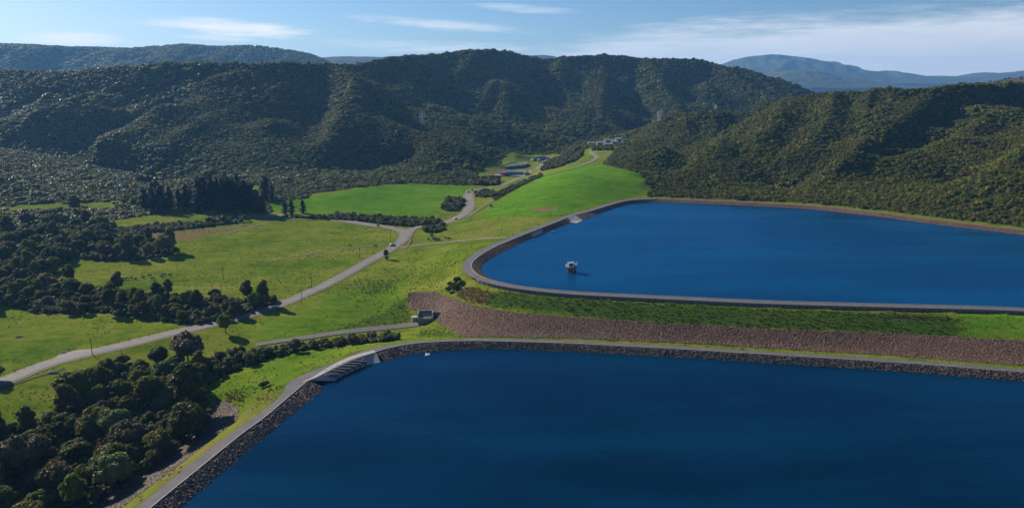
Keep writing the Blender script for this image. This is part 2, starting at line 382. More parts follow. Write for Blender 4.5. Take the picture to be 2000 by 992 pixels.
# sharpen the relief: the ground falls away on both sides of every spur seen in the photograph
SPURS = [[(466, 140), (382, 166), (316, 183), (266, 220), (213, 248), (190, 268)],
 [(640, 124), (690, 150), (713, 176), (749, 203), (809, 236), (830, 246), (870, 262), (899, 275), (949, 304)], [(700, 160), (690, 170), (665, 208), (650, 242), (645, 276)],
 [(740, 122), (800, 150), (830, 190), (916, 212), (997, 248), (1076, 268), (1130, 280)], [(800, 110), (850, 150), (900, 175), (940, 190)],
 [(930, 98), (905, 130), (890, 160)], [(966, 98), (975, 158), (1010, 163), (1060, 190), (1110, 205), (1180, 240), (1210, 262)], [(975, 158), (950, 185), (935, 205)],
 [(1100, 110), (1085, 150), (1120, 195)], [(1190, 106), (1170, 145), (1200, 190), (1238, 232)], [(1260, 114), (1285, 150), (1310, 190), (1330, 222)], [(1333, 115), (1372, 150), (1400, 195), (1410, 225)], [(1400, 126), (1445, 155), (1490, 180), (1510, 195)],
 [(60, 136), (100, 175), (90, 215), (40, 250)], [(220, 131), (190, 170), (130, 205), (90, 240)], [(0, 136), (-60, 200), (-120, 250)],
 [(-200, 282), (0, 286), (100, 303), (200, 330), (300, 350), (380, 360)], [(0, 286), (-20, 330), (-60, 370)],
 [(1480, 208), (1420, 258), (1361, 304), (1320, 345)], [(1545, 190), (1530, 225), (1490, 258), (1465, 300), (1430, 345)], [(1635, 176), (1632, 215), (1600, 255), (1570, 300)],
 [(1740, 165), (1692, 252), (1655, 278), (1635, 305)], [(1829, 170), (1800, 205), (1760, 235), (1735, 262)], [(1960, 190), (1885, 236), (1845, 257), (1764, 298), (1690, 328), (1603, 354), (1560, 370)],
 [(2150, 215), (2000, 282), (1920, 330), (1860, 365)], [(1960, 300), (1880, 330), (1800, 360), (1740, 385)], [(1281, 240), (1290, 270), (1270, 300)], [(1373, 216), (1340, 250), (1310, 285), (1290, 320)]]
SPW = [resample(PTL(q), 18, 1) for q in SPURS]
ca, sa_ = math.cos(.5), math.sin(.5)
hm = hill(XX, YY, ZZ)
qq = np.where((hm.ravel() > 0) & (np.abs(XX.ravel()) < YY.ravel() * .95 + 100) & (YY.ravel() < 3000))[0]; QQ = np.c_[XX.ravel(), YY.ravel()][qq]
dsp = np.full(XX.size, 400.0); ds = np.full(XX.size, 400.0)
dq = np.full(len(qq), 400.0)
for q in SPW: dq = np.minimum(dq, pldist(QQ, q))
ds[qq] = np.minimum(pldist(QQ, SKY1), pldist(QQ, SKY2)); dsp[qq] = np.minimum(dq, ds[qq] * .8)
ds = ds.reshape(XX.shape); dsp = dsp.reshape(XX.shape)
far_ = np.clip(YY / 1300, .6, 1.6)
fall = 1 - np.exp(-dsp / (70 * far_)); hgt = np.clip((ZZ - 16) / 50, .0, 1.3)
ZZ = ZZ - hm * hgt * fall * 28 * far_
wx = XX + (fbm(XX, YY, 120, 71) - .5) * 70; wy = YY + (fbm(XX, YY, 120, 81) - .5) * 70
rn = 1 - np.abs(2 * fbm(wx * ca + wy * sa_, (wy * ca - wx * sa_) * .6, 170, 11, 4) - 1)
ZZ += hm * np.clip(dsp / 60, .1, 1) * np.clip(ds / 120, .1, 1) * hgt * (rn ** 1.5 - 0.62) * 30 + hm * np.clip(ds / 160, .3, 1) * (fbm(XX, YY, 55, 31) - .5) * 8
flat = 1 - np.clip(hm * 3, 0, 1)
ZZ += flat * (fbm(XX, YY, 14, 51, 3) - .5) * 0.35
# lower the ground out of the two reservoirs and under their crest strips
Q = np.c_[XX.ravel(), YY.ravel()]
near = (np.abs(XX) < 900) & (YY < 900)
U_poly_out = U_out_r[:, :2]
for poly, zc in ((L_poly_out, ZC1), (U_poly_out, ZC2)):
    ins = inpoly(XX, YY, poly)
    idx = np.where(ins.ravel())[0]
    d = np.full(len(idx), 1e9)
    closed = np.vstack([poly, poly[:1]])
    d = pldist(Q[idx], closed[::2] if len(closed) > 300 else closed)
    z = ZZ.ravel()
    tgt = zc - 0.15 - np.clip(d - 2.3, 0, 40) * 0.62
    z[idx] = np.where(d < 2.3, np.minimum(z[idx], zc - 0.12), np.minimum(z[idx], np.maximum(tgt, zc - 9)))
    ZZ = z.reshape(ZZ.shape)

dam = (YY < 420) & (np.abs(XX) < 900) & (XX > -28)
idx = np.where(dam.ravel())[0]
d = pldist(Q[idx], U_out_r[U_out_r[:, 1] < 420]); z = ZZ.ravel(); k = idx[d < 3.8]
z[k] = np.minimum(z[k], ZC2 - 1.35); ZZ = z.reshape(ZZ.shape)

# ------------------------------------------------------------------ object helpers
def tag(o, label=None, cat=None, group=None, kind=None):
    if label: o['label'] = label
    if cat: o['category'] = cat
    if group: o['group'] = group
    if kind: o['kind'] = kind
    return o
def mesh_np(name, V, Fq, mat=None, smooth=False, mats=None, mi=None):
    V = np.asarray(V, np.float32); Fq = np.asarray(Fq, np.int32)
    me = bpy.data.meshes.new(name); k = Fq.shape[1]
    me.vertices.add(len(V)); me.vertices.foreach_set('co', V.ravel())
    me.loops.add(Fq.size); me.loops.foreach_set('vertex_index', Fq.ravel())
    me.polygons.add(len(Fq)); me.polygons.foreach_set('loop_start', np.arange(0, Fq.size, k, dtype=np.int32))
    me.polygons.foreach_set('use_smooth', np.full(len(Fq), smooth))
    if mats:
        for m in mats: me.materials.append(m)
        if mi is not None: me.polygons.foreach_set('material_index', np.asarray(mi, np.int32))
    elif mat: me.materials.append(mat)
    me.update(calc_edges=True); me.validate()
    return me
def mobj(name, me, parent=None, loc=None):
    o = bpy.data.objects.new(name, me); COL.objects.link(o)
    if parent is not None: o.parent = parent
    if loc is not None: o.location = loc
    return o
def empty(name, loc, rz=0):
    o = bpy.data.objects.new(name, None); COL.objects.link(o); o.location = loc; o.rotation_euler = (0, 0, rz); o.empty_display_size = .5
    return o

class MB:
    def __init__(s): s.bm = bmesh.new()
    def box(s, c, size, rz=0, M=None):
        m = Matrix.Translation(c) @ Matrix.Rotation(rz, 4, 'Z') @ Matrix.Diagonal((*size, 1))
        if M is not None: m = M @ m
        bmesh.ops.create_cube(s.bm, size=1.0, matrix=m); return s
    def bar(s, a, b, r0, r1=None, seg=6):
        a = Vector(a); b = Vector(b); r1 = r0 if r1 is None else r1; d = b - a
        m = Matrix.Translation((a + b) / 2) @ d.to_track_quat('Z', 'Y').to_matrix().to_4x4()
        bmesh.ops.create_cone(s.bm, cap_ends=True, segments=seg, radius1=r0, radius2=r1, depth=d.length, matrix=m); return s
    def prism(s, prof, depth, M=Matrix()):
        """profile in XZ extruded along Y, centred"""
        a = [s.bm.verts.new(M @ Vector((x, -depth / 2, z))) for x, z in prof]; b = [s.bm.verts.new(M @ Vector((x, depth / 2, z))) for x, z in prof]
        s.bm.faces.new(a); s.bm.faces.new(b[::-1]); n = len(prof)
        for i in range(n): s.bm.faces.new((a[(i + 1) % n], a[i], b[i], b[(i + 1) % n]))
        return s
    def sphere(s, c, r, sc=(1, 1, 1), sub=2):
        bmesh.ops.create_icosphere(s.bm, subdivisions=sub, radius=r, matrix=Matrix.Translation(c) @ Matrix.Diagonal((*sc, 1))); return s
    def mesh(s, name, mat, smooth=False):
        bmesh.ops.recalc_face_normals(s.bm, faces=s.bm.faces)
        me = bpy.data.meshes.new(name); s.bm.to_mesh(me); s.bm.free(); me.materials.append(mat)
        if smooth: me.polygons.foreach_set('use_smooth', [True] * len(me.polygons))
        return me
    def build(s, name, mat, parent=None, loc=None, smooth=False): return mobj(name, s.mesh(name, mat, smooth), parent, loc)

def newmat(name):
    m = bpy.data.materials.new(name); m.use_nodes = True; t = m.node_tree
    for n in list(t.nodes): t.nodes.remove(n)
    N = NT(t); out = N.n('ShaderNodeOutputMaterial')
    return m, N, out
def pbsdf(N, out, col, rough=0.9, spec=0.3, bump=None, bstr=0.5, bdist=0.3, metal=0):
    b = N.n('ShaderNodeBsdfPrincipled')
    if isinstance(col, tuple): b.inputs['Base Color'].default_value = (*col, 1)
    else: N.l(col, b.inputs['Base Color'])
    if isinstance(rough, float): b.inputs['Roughness'].default_value = rough
    else: N.l(rough, b.inputs['Roughness'])
    b.inputs['Specular IOR Level'].default_value = spec; b.inputs['Metallic'].default_value = metal
    if bump is not None:
        bp = N.n('ShaderNodeBump'); bp.inputs['Strength'].default_value = bstr; bp.inputs['Distance'].default_value = bdist
        N.l(bump, bp.inputs['Height']); N.l(bp.outputs[0], b.inputs['Normal'])
    N.l(b.outputs[0], out.inputs['Surface'])
    return b
def paint(name, col, rough=0.5, var=0.12, scale=1.5, metal=0.0):
    m, N, out = newmat(name); t = N.n('ShaderNodeTexCoord')
    n = N.noise(t.outputs['Object'], scale, 5, .6)
    c = N.mix(n, tuple(v * (1 - var * 2) for v in col), tuple(min(1, v * (1 + var)) for v in col))
    pbsdf(N, out, c, rough, .4, n, .15, .05, metal); return m

# ------------------------------------------------------------------ materials
def pos(N): return N.n('ShaderNodeNewGeometry').outputs['Position']

def mat_ground():
    m, N, out = newmat('pasture_and_scrub_floor')
    p = pos(N)
    big = N.noise(p, 0.018, 4, .6); mid = N.noise(p, 0.09, 4, .6); fine = N.noise(p, 0.8, 4, .7); vf = N.noise(p, 3.0, 3, .7)
    streak = N.noise(N.mapping(p, scale=(0.05, 0.25, .1), rot=(0, 0, math.radians(35))), 1.0, 3, .6)
    mid2 = N.noise(p, .28, 4, .7)
    a = N.m('ADD', N.m('MULTIPLY', big, .42), N.m('MULTIPLY', mid, .28)); a = N.m('ADD', a, N.m('MULTIPLY', streak, .20)); a = N.m('ADD', a, N.m('MULTIPLY', N.m('SUBTRACT', mid2, .5), .28)); a = N.m('ADD', a, .05)
    g = N.ramp(a, [(.36, (.062, .115, .010)), (.44, (.120, .175, .014)), (.52, (.190, .225, .024)), (.60, (.270, .265, .045)), (.70, (.33, .275, .090))])
    g = N.mix(N.smooth(fine, .56, .74, 0, .55), g, (.022, .055, .010))          # rank tussocks
    g = N.mix(N.smooth(vf, .3, .75, 0.5, 0), g, (.03, .07, .009))
    dry = N.n('ShaderNodeAttribute', attribute_name='dry').outputs['Fac']
    rank = N.n('ShaderNodeAttribute', attribute_name='rank').outputs['Fac']
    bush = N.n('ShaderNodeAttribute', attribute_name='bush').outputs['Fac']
    lush = N.n('ShaderNodeAttribute', attribute_name='lush').outputs['Fac']
    g = N.mix(N.m('MULTIPLY', lush, .75), g, N.ramp(a, [(.36, (.030, .105, .006)), (.46, (.055, .165, .008)), (.58, (.085, .215, .012))]))
    dmask = N.smooth(N.m('ADD', dry, N.m('MULTIPLY', N.m('SUBTRACT', mid, .5), 1.2)), .3, .8)
    g = N.mix(dmask, g, N.ramp(fine, [(.3, (.12, .095, .035)), (.7, (.21, .165, .075))]))
    rm = N.m('MULTIPLY', N.smooth(N.m('ADD', rank, N.m('MULTIPLY', N.m('SUBTRACT', fine, .5), 1.6)), .45, .85), .8)
    g = N.mix(rm, g, N.ramp(vf, [(.3, (.020, .050, .010)), (.6, (.040, .090, .014)), (.8, (.09, .085, .03))]))
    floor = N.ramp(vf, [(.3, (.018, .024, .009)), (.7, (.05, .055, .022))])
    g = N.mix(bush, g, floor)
    h = N.m('ADD', N.m('MULTIPLY', fine, .6), N.m('MULTIPLY', vf, .4))
    pbsdf(N, out, g, 1.0, .0, h, 1.0, 0.9)
    return m
def mat_far(name, c1, c2, sc):
    m, N, out = newmat(name); p = pos(N)
    a = N.noise(p, sc, 6, .7); b = N.noise(p, sc * 12, 4, .7)
    v = N.n('ShaderNodeTexVoronoi'); v.inputs['Scale'].default_value = sc * 22; N.l(p, v.inputs['Vector'])
    c = N.mix(a, c1, c2); c = N.mix(N.smooth(b, .35, .7, 0, .6), c, tuple(x * .45 for x in c1))
    pbsdf(N, out, c, 1.0, .05, N.m('ADD', N.m('MULTIPLY', v.outputs['Distance'], -1), b), 1.0, 9.0)
    return m
def mat_asphalt(name, c=(.085, .080, .085), worn=.5):
    m, N, out = newmat(name); p = pos(N)
    a = N.noise(p, .25, 5, .65); b = N.noise(p, 6, 3, .6)
    col = N.ramp(a, [(.3, tuple(x * .75 for x in c)), (.7, tuple(x * 1.4 for x in c))])
    col = N.mix(N.m('MULTIPLY', b, .3), col, tuple(x * 1.9 for x in c))
    ac = N.n('ShaderNodeAttribute', attribute_name='across').outputs['Fac']
    tr = N.smooth(N.m('ABSOLUTE', N.m('SUBTRACT', N.m('ABSOLUTE', ac), .42)), .08, .24, .45, 0)
    col = N.mix(N.m('MULTIPLY', tr, N.smooth(a, .3, .6, .5, 1)), col, tuple(x * .55 for x in c))
    col = N.mix(N.smooth(N.m('ADD', N.m('ABSOLUTE', ac), N.m('MULTIPLY', N.m('SUBTRACT', a, .5), .5)), .80, 1.0, 0, .6), col, (.15, .125, .07))
    pbsdf(N, out, col, 0.85, .25, b, .3, .05); return m
def mat_rock(name, cols, sc=1.2, bd=.6):
    m, N, out = newmat(name); p = pos(N)
    v = N.n('ShaderNodeTexVoronoi'); v.inputs['Scale'].default_value = sc; v.inputs['Randomness'].default_value = 1; N.l(p, v.inputs['Vector'])
    sp = N.n('ShaderNodeSeparateXYZ'); N.l(v.outputs['Color'], sp.inputs[0])
    big = N.noise(p, .05, 4, .6)
    k = N.m('ADD', N.m('MULTIPLY', sp.outputs[0], .6), N.m('MULTIPLY', big, .4))
    col = N.ramp(k, [(.15, cols[0]), (.4, cols[1]), (.6, cols[2]), (.85, cols[3])])
    dk = N.smooth(v.outputs['Distance'], .25, .75, 0, .8)
    col = N.mix(dk, col, (.035, .024, .020))
    h = N.m('MULTIPLY', v.outputs['Distance'], -1.0)
    pbsdf(N, out, col, .9, .3, h, 1.0, bd); return m
def mat_rockinst(name, cols):
    m, N, out = newmat(name)
    r = N.n('ShaderNodeObjectInfo').outputs['Random']
    big = N.noise(pos(N), .06, 3, .6); n = N.noise(pos(N), 3.0, 3, .6)
    k = N.m('ADD', N.m('MULTIPLY', r, .65), N.m('MULTIPLY', big, .35))
    col = N.ramp(k, [(.12, cols[0]), (.4, cols[1]), (.6, cols[2]), (.88, cols[3])])
    col = N.mix(N.m('MULTIPLY', n, .5), col, tuple(x * .55 for x in cols[1]))
    pbsdf(N, out, col, .85, .35); return m
ROCK_RED = [(.090, .050, .034), (.165, .088, .055), (.22, .118, .070), (.30, .20, .135)]
ROCK_GREY = [(.075, .054, .042), (.120, .086, .064), (.165, .118, .088), (.22, .17, .13)]
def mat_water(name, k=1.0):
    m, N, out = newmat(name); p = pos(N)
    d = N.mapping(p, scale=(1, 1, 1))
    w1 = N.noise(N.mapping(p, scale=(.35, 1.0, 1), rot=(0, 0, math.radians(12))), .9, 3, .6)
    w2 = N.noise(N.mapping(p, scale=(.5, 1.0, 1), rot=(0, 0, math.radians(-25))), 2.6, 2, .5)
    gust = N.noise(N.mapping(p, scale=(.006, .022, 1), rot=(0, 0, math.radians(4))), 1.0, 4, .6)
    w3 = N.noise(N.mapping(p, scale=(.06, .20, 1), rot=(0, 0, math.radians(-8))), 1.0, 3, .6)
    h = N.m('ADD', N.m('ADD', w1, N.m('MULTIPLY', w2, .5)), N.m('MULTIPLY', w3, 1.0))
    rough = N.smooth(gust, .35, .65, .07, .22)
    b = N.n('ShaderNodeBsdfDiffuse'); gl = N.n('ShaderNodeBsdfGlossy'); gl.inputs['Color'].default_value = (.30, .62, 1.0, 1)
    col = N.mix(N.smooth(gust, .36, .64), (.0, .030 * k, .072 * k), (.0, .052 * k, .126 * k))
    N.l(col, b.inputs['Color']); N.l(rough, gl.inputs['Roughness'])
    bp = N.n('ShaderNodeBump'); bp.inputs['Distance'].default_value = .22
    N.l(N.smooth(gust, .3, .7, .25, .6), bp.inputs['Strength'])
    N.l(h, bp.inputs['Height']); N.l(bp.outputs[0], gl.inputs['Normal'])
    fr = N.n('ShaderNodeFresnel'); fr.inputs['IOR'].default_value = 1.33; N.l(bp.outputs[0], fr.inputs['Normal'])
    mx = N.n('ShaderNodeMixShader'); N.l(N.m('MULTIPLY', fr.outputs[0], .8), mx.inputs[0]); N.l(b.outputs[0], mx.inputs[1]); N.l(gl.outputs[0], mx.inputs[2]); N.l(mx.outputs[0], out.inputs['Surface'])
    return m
def mat_leaf(name, stops, trans=.28, var=.35, nscale=.25, gl=0.12):
    m, N, out = newmat(name)
    r = N.n('ShaderNodeObjectInfo').outputs['Random']; p = pos(N)
    area = N.noise(p, .012, 4, .6); n = N.noise(p, nscale, 3, .6)
    k = N.m('ADD', N.m('MULTIPLY', r, .62), N.m('MULTIPLY', area, .38))
    c = N.ramp(k, stops)
    c = N.mix(N.m('MULTIPLY', n, var * 1.6), c, tuple(x * .4 for x in stops[0][1]))
    d = N.n('ShaderNodeBsdfPrincipled'); N.l(c, d.inputs['Base Color']); d.inputs['Roughness'].default_value = .55; d.inputs['Specular IOR Level'].default_value = gl
    t = N.n('ShaderNodeBsdfTranslucent'); N.l(N.mix(1.0, c, (1.0, 1.15, .6), 'MULTIPLY'), t.inputs['Color'])
    mx = N.n('ShaderNodeMixShader'); mx.inputs[0].default_value = trans
    N.l(d.outputs[0], mx.inputs[1]); N.l(t.outputs[0], mx.inputs[2]); N.l(mx.outputs[0], out.inputs['Surface'])
    return m

M_ground = mat_ground()
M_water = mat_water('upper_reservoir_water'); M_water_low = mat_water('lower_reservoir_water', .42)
M_asph = mat_asphalt('crest_road_seal', (.088, .082, .088))
M_road = mat_asphalt('valley_road_seal', (.135, .123, .122))
M_gravel = mat_asphalt('gravel_track', (.13, .112, .088))
M_verge = mat_asphalt('dry_verge', (.115, .086, .040))
M_rock_red = mat_rock('red_riprap', ROCK_RED, 1.7, .35)
M_rock_grey = mat_rock('grey_riprap', ROCK_GREY, 1.7, .35)
M_rocki_red = mat_rockinst('red_boulders', ROCK_RED)
M_rocki_grey = mat_rockinst('grey_boulders', ROCK_GREY)
M_conc = paint('weathered_concrete', (.36, .33, .30), .85, .2, .5)
M_conc_d = paint('dark_concrete', (.11, .10, .10), .9, .25, .8)
M_wood = paint('weathered_timber', (.10, .075, .055), .8, .2, 2)
M_steel = paint('galvanised_steel', (.42, .44, .46), .45, .1, 2, .6)
M_white = paint('white_paint', (.78, .78, .76), .5, .08, .8)
M_bluer = paint('blue_roof_paint', (.04, .26, .48), .5, .1, .5)
M_red = paint('orange_red_paint', (.62, .09, .035), .5, .1, .5)
M_teal = paint('teal_tank_paint', (.02, .22, .20), .5, .1, .3)
M_greyb = paint('blue_grey_paint', (.16, .19, .26), .5, .1, .3)
M_mud = paint('dark_mud', (.035, .03, .022), 1.0, .2, 1)
M_dark = paint('dark_opening', (.02, .02, .025), .6, .1, 1)
M_glass = paint('dark_glazing', (.02, .028, .035), .12, .1, 1)
M_rubber = paint('tyre_rubber', (.02, .02, .02), .9, .1, 3)
M_bark = paint('bark', (.09, .07, .05), .95, .25, 1.5)
M_cow = paint('black_hide', (.012, .011, .011), .7, .2, 2)
M_line = paint('pale_kerb_concrete', (.32, .30, .27), .85, .15, 1)
M_leaf_near = mat_leaf('broadleaf_foliage', [(.22, (.070, .084, .016)), (.40, (.120, .134, .018)), (.54, (.165, .135, .042)), (.72, (.170, .200, .024))], .42, .3, .4)
M_leaf_bush = mat_leaf('scrub_foliage', [(.22, (.066, .076, .014)), (.42, (.112, .126, .018)), (.56, (.155, .120, .040)), (.74, (.185, .190, .028))], .25, .35, .3)
M_leaf_hill = mat_leaf('hill_forest_foliage', [(.20, (.058, .076, .008)), (.36, (.125, .150, .012)), (.47, (.185, .125, .036)), (.60, (.132, .152, .012)), (.80, (.240, .235, .024))], .24, .4, .15)
M_leaf_pine = mat_leaf('pine_needles', [(.2, (.014, .022, .012)), (.5, (.020, .032, .014)), (.8, (.030, .040, .018))], .12, .3, .5, .2)
M_tuss = mat_leaf('tussock_blades', [(.2, (.045, .085, .008)), (.5, (.11, .17, .010)), (.62, (.13, .145, .025)), (.8, (.17, .14, .045))], .35, .2, 1.0, .1)
M_brown = mat_leaf('dead_bracken', [(.2, (.16, .095, .045)), (.5, (.25, .155, .075)), (.8, (.34, .24, .12))], .25, .3, 1.0, .1)

# ------------------------------------------------------------------ zones traced on the ground
def polypx(lst): return PTL(lst)[:, :2]
M_poly = polypx([(-320, 560), (-320, 440), (0, 440), (215, 445), (225, 430), (300, 419), (420, 417), (530, 415), (528, 396), (600, 387), (612, 378), (720, 364), (800, 358), (915, 363), (960, 346), (938, 336), (970, 324), (1000, 318), (1040, 306), (1080, 300), (1100, 301), (1145, 292), (1152, 287), (1208, 288), (1190, 306), (1178, 322), (1235, 335), (1262, 352), (1272, 372), (1262, 386)])
tail = np.vstack([U_out_r[::-1][0:1, :2]])   # far end of far bank
k0 = np.argmin(np.hypot(*(U_out_r[:, :2] - M_poly[-1]).T))
fb = np.c_[offset(U_in_r, -sgn * (ROADW2 + 4.5))][k0::4]
M_poly = np.vstack([M_poly, fb, [[1400, 300], [1400, -480], [-420, -480]]])
B_px = {
 'grove': [(-150, 880), (0, 838), (60, 830), (110, 800), (150, 755), (190, 735), (240, 712), (300, 716), (340, 706), (380, 708), (430, 700), (500, 692), (560, 681), (640, 672), (700, 664), (770, 658), (785, 664), (700, 672), (620, 681), (560, 691), (500, 710), (450, 727), (405, 752), (394, 780), (410, 800), (402, 845), (330, 895), (250, 945), (190, 985), (120, 1060), (-150, 1150)],
 'belt': [(-250, 560), (0, 545), (100, 547), (170, 562), (240, 572), (330, 580), (420, 586), (500, 590), (540, 587), (525, 600), (480, 612), (440, 626), (400, 632), (360, 634), (320, 628), (250, 618), (190, 609), (150, 614), (60, 610), (40, 600), (0, 596), (-250, 596)],
 'thicket': [(-250, 448), (0, 444), (60, 441), (100, 440), (180, 442), (215, 449), (240, 447), (300, 440), (360, 436), (420, 434), (480, 434), (430, 440), (400, 444), (350, 449), (290, 455), (270, 460), (330, 478), (350, 488), (330, 500), (270, 508), (200, 510), (150, 505), (110, 520), (100, 547), (0, 560), (-250, 562)],
 'hedgerow': [(545, 425), (640, 424), (660, 419), (760, 425), (830, 427), (862, 430), (850, 439), (800, 443), (760, 440), (700, 432), (640, 429)],
 'junction': [(826, 447), (866, 441), (868, 450), (850, 455), (830, 454)],
 'round': [(862, 401), (868, 412), (893, 412), (906, 402), (904, 392), (875, 389)],
 'roadside': [(928, 378), (948, 374), (972, 378), (970, 384), (945, 386), (930, 385)],
 'chain': [(960, 388), (978, 374), (1000, 364), (1020, 356), (1056, 341), (1060, 345), (1020, 363), (985, 382), (968, 392)],
 'upper': [(1058, 334), (1090, 328), (1118, 317), (1138, 304), (1140, 296), (1100, 303), (1064, 318)],
 'mound': [(918, 353), (925, 362), (970, 362), (978, 356), (960, 348)],
 'works': [(1156, 289), (1196, 288), (1196, 294), (1158, 295)],
}
B_poly = {k: polypx(v) for k, v in B_px.items()}
holes = [polypx(v) for v in ([(-60, 408), (10, 403), (80, 398), (160, 396), (170, 402), (90, 409), (30, 412), (-60, 416)],
                             [(168, 397), (230, 392), (275, 389), (280, 394), (250, 401), (200, 409), (168, 407)],
                             [(75, 418), (120, 414), (122, 421), (80, 423)],
                             [(200, 352), (215, 352), (275, 362), (265, 363)], [(488, 362), (510, 362), (505, 372), (490, 372)])]
holes = [h for h in holes]
PADS = [polypx([(905, 352), (945, 330), (975, 318), (1040, 302), (1082, 301), (1070, 322), (1035, 348), (985, 362), (930, 362)])]
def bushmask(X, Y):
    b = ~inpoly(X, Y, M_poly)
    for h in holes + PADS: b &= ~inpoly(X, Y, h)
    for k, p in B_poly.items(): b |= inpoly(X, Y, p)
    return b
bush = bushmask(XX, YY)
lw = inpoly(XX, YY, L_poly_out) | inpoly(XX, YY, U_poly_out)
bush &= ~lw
dry = np.zeros_like(XX); rank = np.zeros_like(XX)
for lst, amt in (([(300, 455), (400, 446), (470, 440), (560, 430), (540, 432), (460, 447), (400, 462), (370, 470), (320, 468), (280, 462)], 1.0),
                 ([(935, 430), (1060, 425), (1110, 418), (1070, 438), (985, 466), (850, 474), (830, 470), (870, 450)], .42),
                 ([(1000, 345), (960, 348), (940, 336), (975, 322), (1040, 318), (1045, 330)], .55),
                 ([(890, 560), (935, 565), (965, 575), (950, 595), (910, 590), (895, 575)], .95),
                 ([(1036, 409), (1060, 404), (1090, 404), (1080, 412), (1045, 414)], 1.1),
                 ([(470, 795), (530, 760), (555, 745), (552, 770), (480, 830), (300, 975), (220, 1040), (225, 1000), (400, 862), (455, 825)], .55),
                 ([(1300, 384), (1500, 392), (1700, 411), (2000, 446), (2300, 487), (2300, 494), (2000, 451), (1700, 418), (1500, 397), (1300, 388)], .75),
                 ([(225, 432), (240, 424), (300, 420), (400, 418), (420, 424), (300, 434)], .35),
                 ([(1000, 690), (1500, 690), (2000, 725), (2000, 716), (1500, 684)], .25),
                 ([(1140, 380), (1200, 372), (1265, 380), (1240, 386)], .45)):
    dry = np.maximum(dry, inpoly(XX, YY, polypx(lst)) * amt)
for a, b, rad in ((660, 487, 0), ):
    pass
for lst, amt in (([(600, 655), (790, 575), (797, 603), (825, 618), (800, 632), (690, 645)], .75),
                 ([(945, 570), (1200, 588), (1500, 602), (1800, 612), (1870, 620), (1885, 662), (1700, 653), (1500, 646), (1200, 628), (950, 602)], 1.05),
                 ([(650, 560), (760, 520), (900, 500), (890, 560), (790, 572), (680, 610)], .33),
                 ([(820, 640), (870, 640), (905, 660), (800, 660)], .7),
                 ([(400, 560), (600, 470), (740, 460), (700, 500), (560, 560)], .18),
                 ([(405, 770), (520, 745), (520, 790), (470, 800), (410, 800)], .6),
                 ([(1090, 340), (1130, 336), (1135, 356), (1110, 362)], .3)):
    rank = np.maximum(rank, inpoly(XX, YY, polypx(lst)) * amt)

def soft(a, n=2):
    for _ in range(n):
        q = np.pad(a, 1, mode='edge'); a = (q[:-2, 1:-1] + q[2:, 1:-1] + q[1:-1, :-2] + q[1:-1, 2:] + 2 * q[1:-1, 1:-1]) / 6
    return a
lush = np.zeros_like(XX)
for lst, amt in (([(530, 395), (600, 387), (720, 364), (800, 358), (915, 363), (905, 385), (860, 400), (850, 425), (640, 420), (530, 414)], 1.0),
                 ([(930, 425), (1000, 372), (1060, 342), (1140, 322), (1240, 334), (1270, 375), (1190, 392), (1110, 418), (1060, 425)], 1.0),
                 ([(1870, 612), (2000, 616), (2400, 640), (2400, 700), (2000, 664), (1885, 655)], .9),
                 ([(470, 640), (560, 610), (700, 560), (800, 540), (790, 580), (690, 640), (520, 668)], .45),
                 ([(410, 760), (560, 690), (700, 665), (760, 665), (620, 715), (560, 745), (470, 775)], .35)):
    lush = np.maximum(lush, inpoly(XX, YY, polypx(lst)) * amt)
lush = soft(lush, 3); dry = soft(dry, 2); rank = soft(rank, 3)
ii = np.arange(nx * ny).reshape(ny, nx)
Fq = np.stack([ii[:-1, :-1], ii[:-1, 1:], ii[1:, 1:], ii[1:, :-1]], -1).reshape(-1, 4)
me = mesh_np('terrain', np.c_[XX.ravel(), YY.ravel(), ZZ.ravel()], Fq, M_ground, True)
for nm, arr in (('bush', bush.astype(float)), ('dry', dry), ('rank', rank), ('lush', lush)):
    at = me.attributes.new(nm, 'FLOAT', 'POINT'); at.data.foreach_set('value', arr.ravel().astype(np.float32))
tag(mobj('terrain', me), 'green valley floor and the hill slopes around it', kind='structure')

#STAGE2

# ------------------------------------------------------------------ water
def tri_poly(name, P2, z, mat, holes_=None, grid=None, lift=None, kind='structure', label=None, parent=None):
    """flat or draped sheet with the outline P2"""
    P2 = np.asarray(P2)[:, :2]
    pts = [Vector(p) for p in P2]; n = len(pts)
    edges = [(i, (i + 1) % n) for i in range(n)]
    if grid:
        gx = np.arange(P2[:, 0].min(), P2[:, 0].max(), grid); gy = np.arange(P2[:, 1].min(), P2[:, 1].max(), grid)
        gx, gy = np.meshgrid(gx, gy); gx = gx.ravel(); gy = gy.ravel()
        m = inpoly(gx, gy, P2); gx = gx[m]; gy = gy[m]
        dd = pldist(np.c_[gx, gy], np.vstack([P2, P2[:1]])); k = dd > grid * .35
        pts += [Vector((a, b)) for a, b in zip(gx[k], gy[k])]
    v, e, f, _, _, _ = delaunay_2d_cdt(pts, edges, [], 1, 1e-5)
    V = np.array([(p.x, p.y) for p in v])
    Zv = np.full(len(V), float(z)) if lift is None else Zat(V[:, 0], V[:, 1]) + lift + V[:, 1] * .00012
    T = np.array([q for q in f if len(q) == 3])
    A = V[T]; area = (A[:, 1, 0] - A[:, 0, 0]) * (A[:, 2, 1] - A[:, 0, 1]) - (A[:, 1, 1] - A[:, 0, 1]) * (A[:, 2, 0] - A[:, 0, 0])
    T[area < 0] = T[area < 0][:, ::-1]
    o = mobj(name, mesh_np(name, np.c_[V, Zv], T, mat, lift is not None), parent)
    if kind: tag(o, label, kind=kind)
    return o
L_in = li
L_in_r = resample(li, 3.0)
wl_poly = np.vstack([L_in_r[:, :2], [[880, L_in_r[-1, 1]], [880, -290], [-195, -290]]])
tri_poly('lower_water', wl_poly, 0.0, M_water_low, label='dark blue water of the lower reservoir')
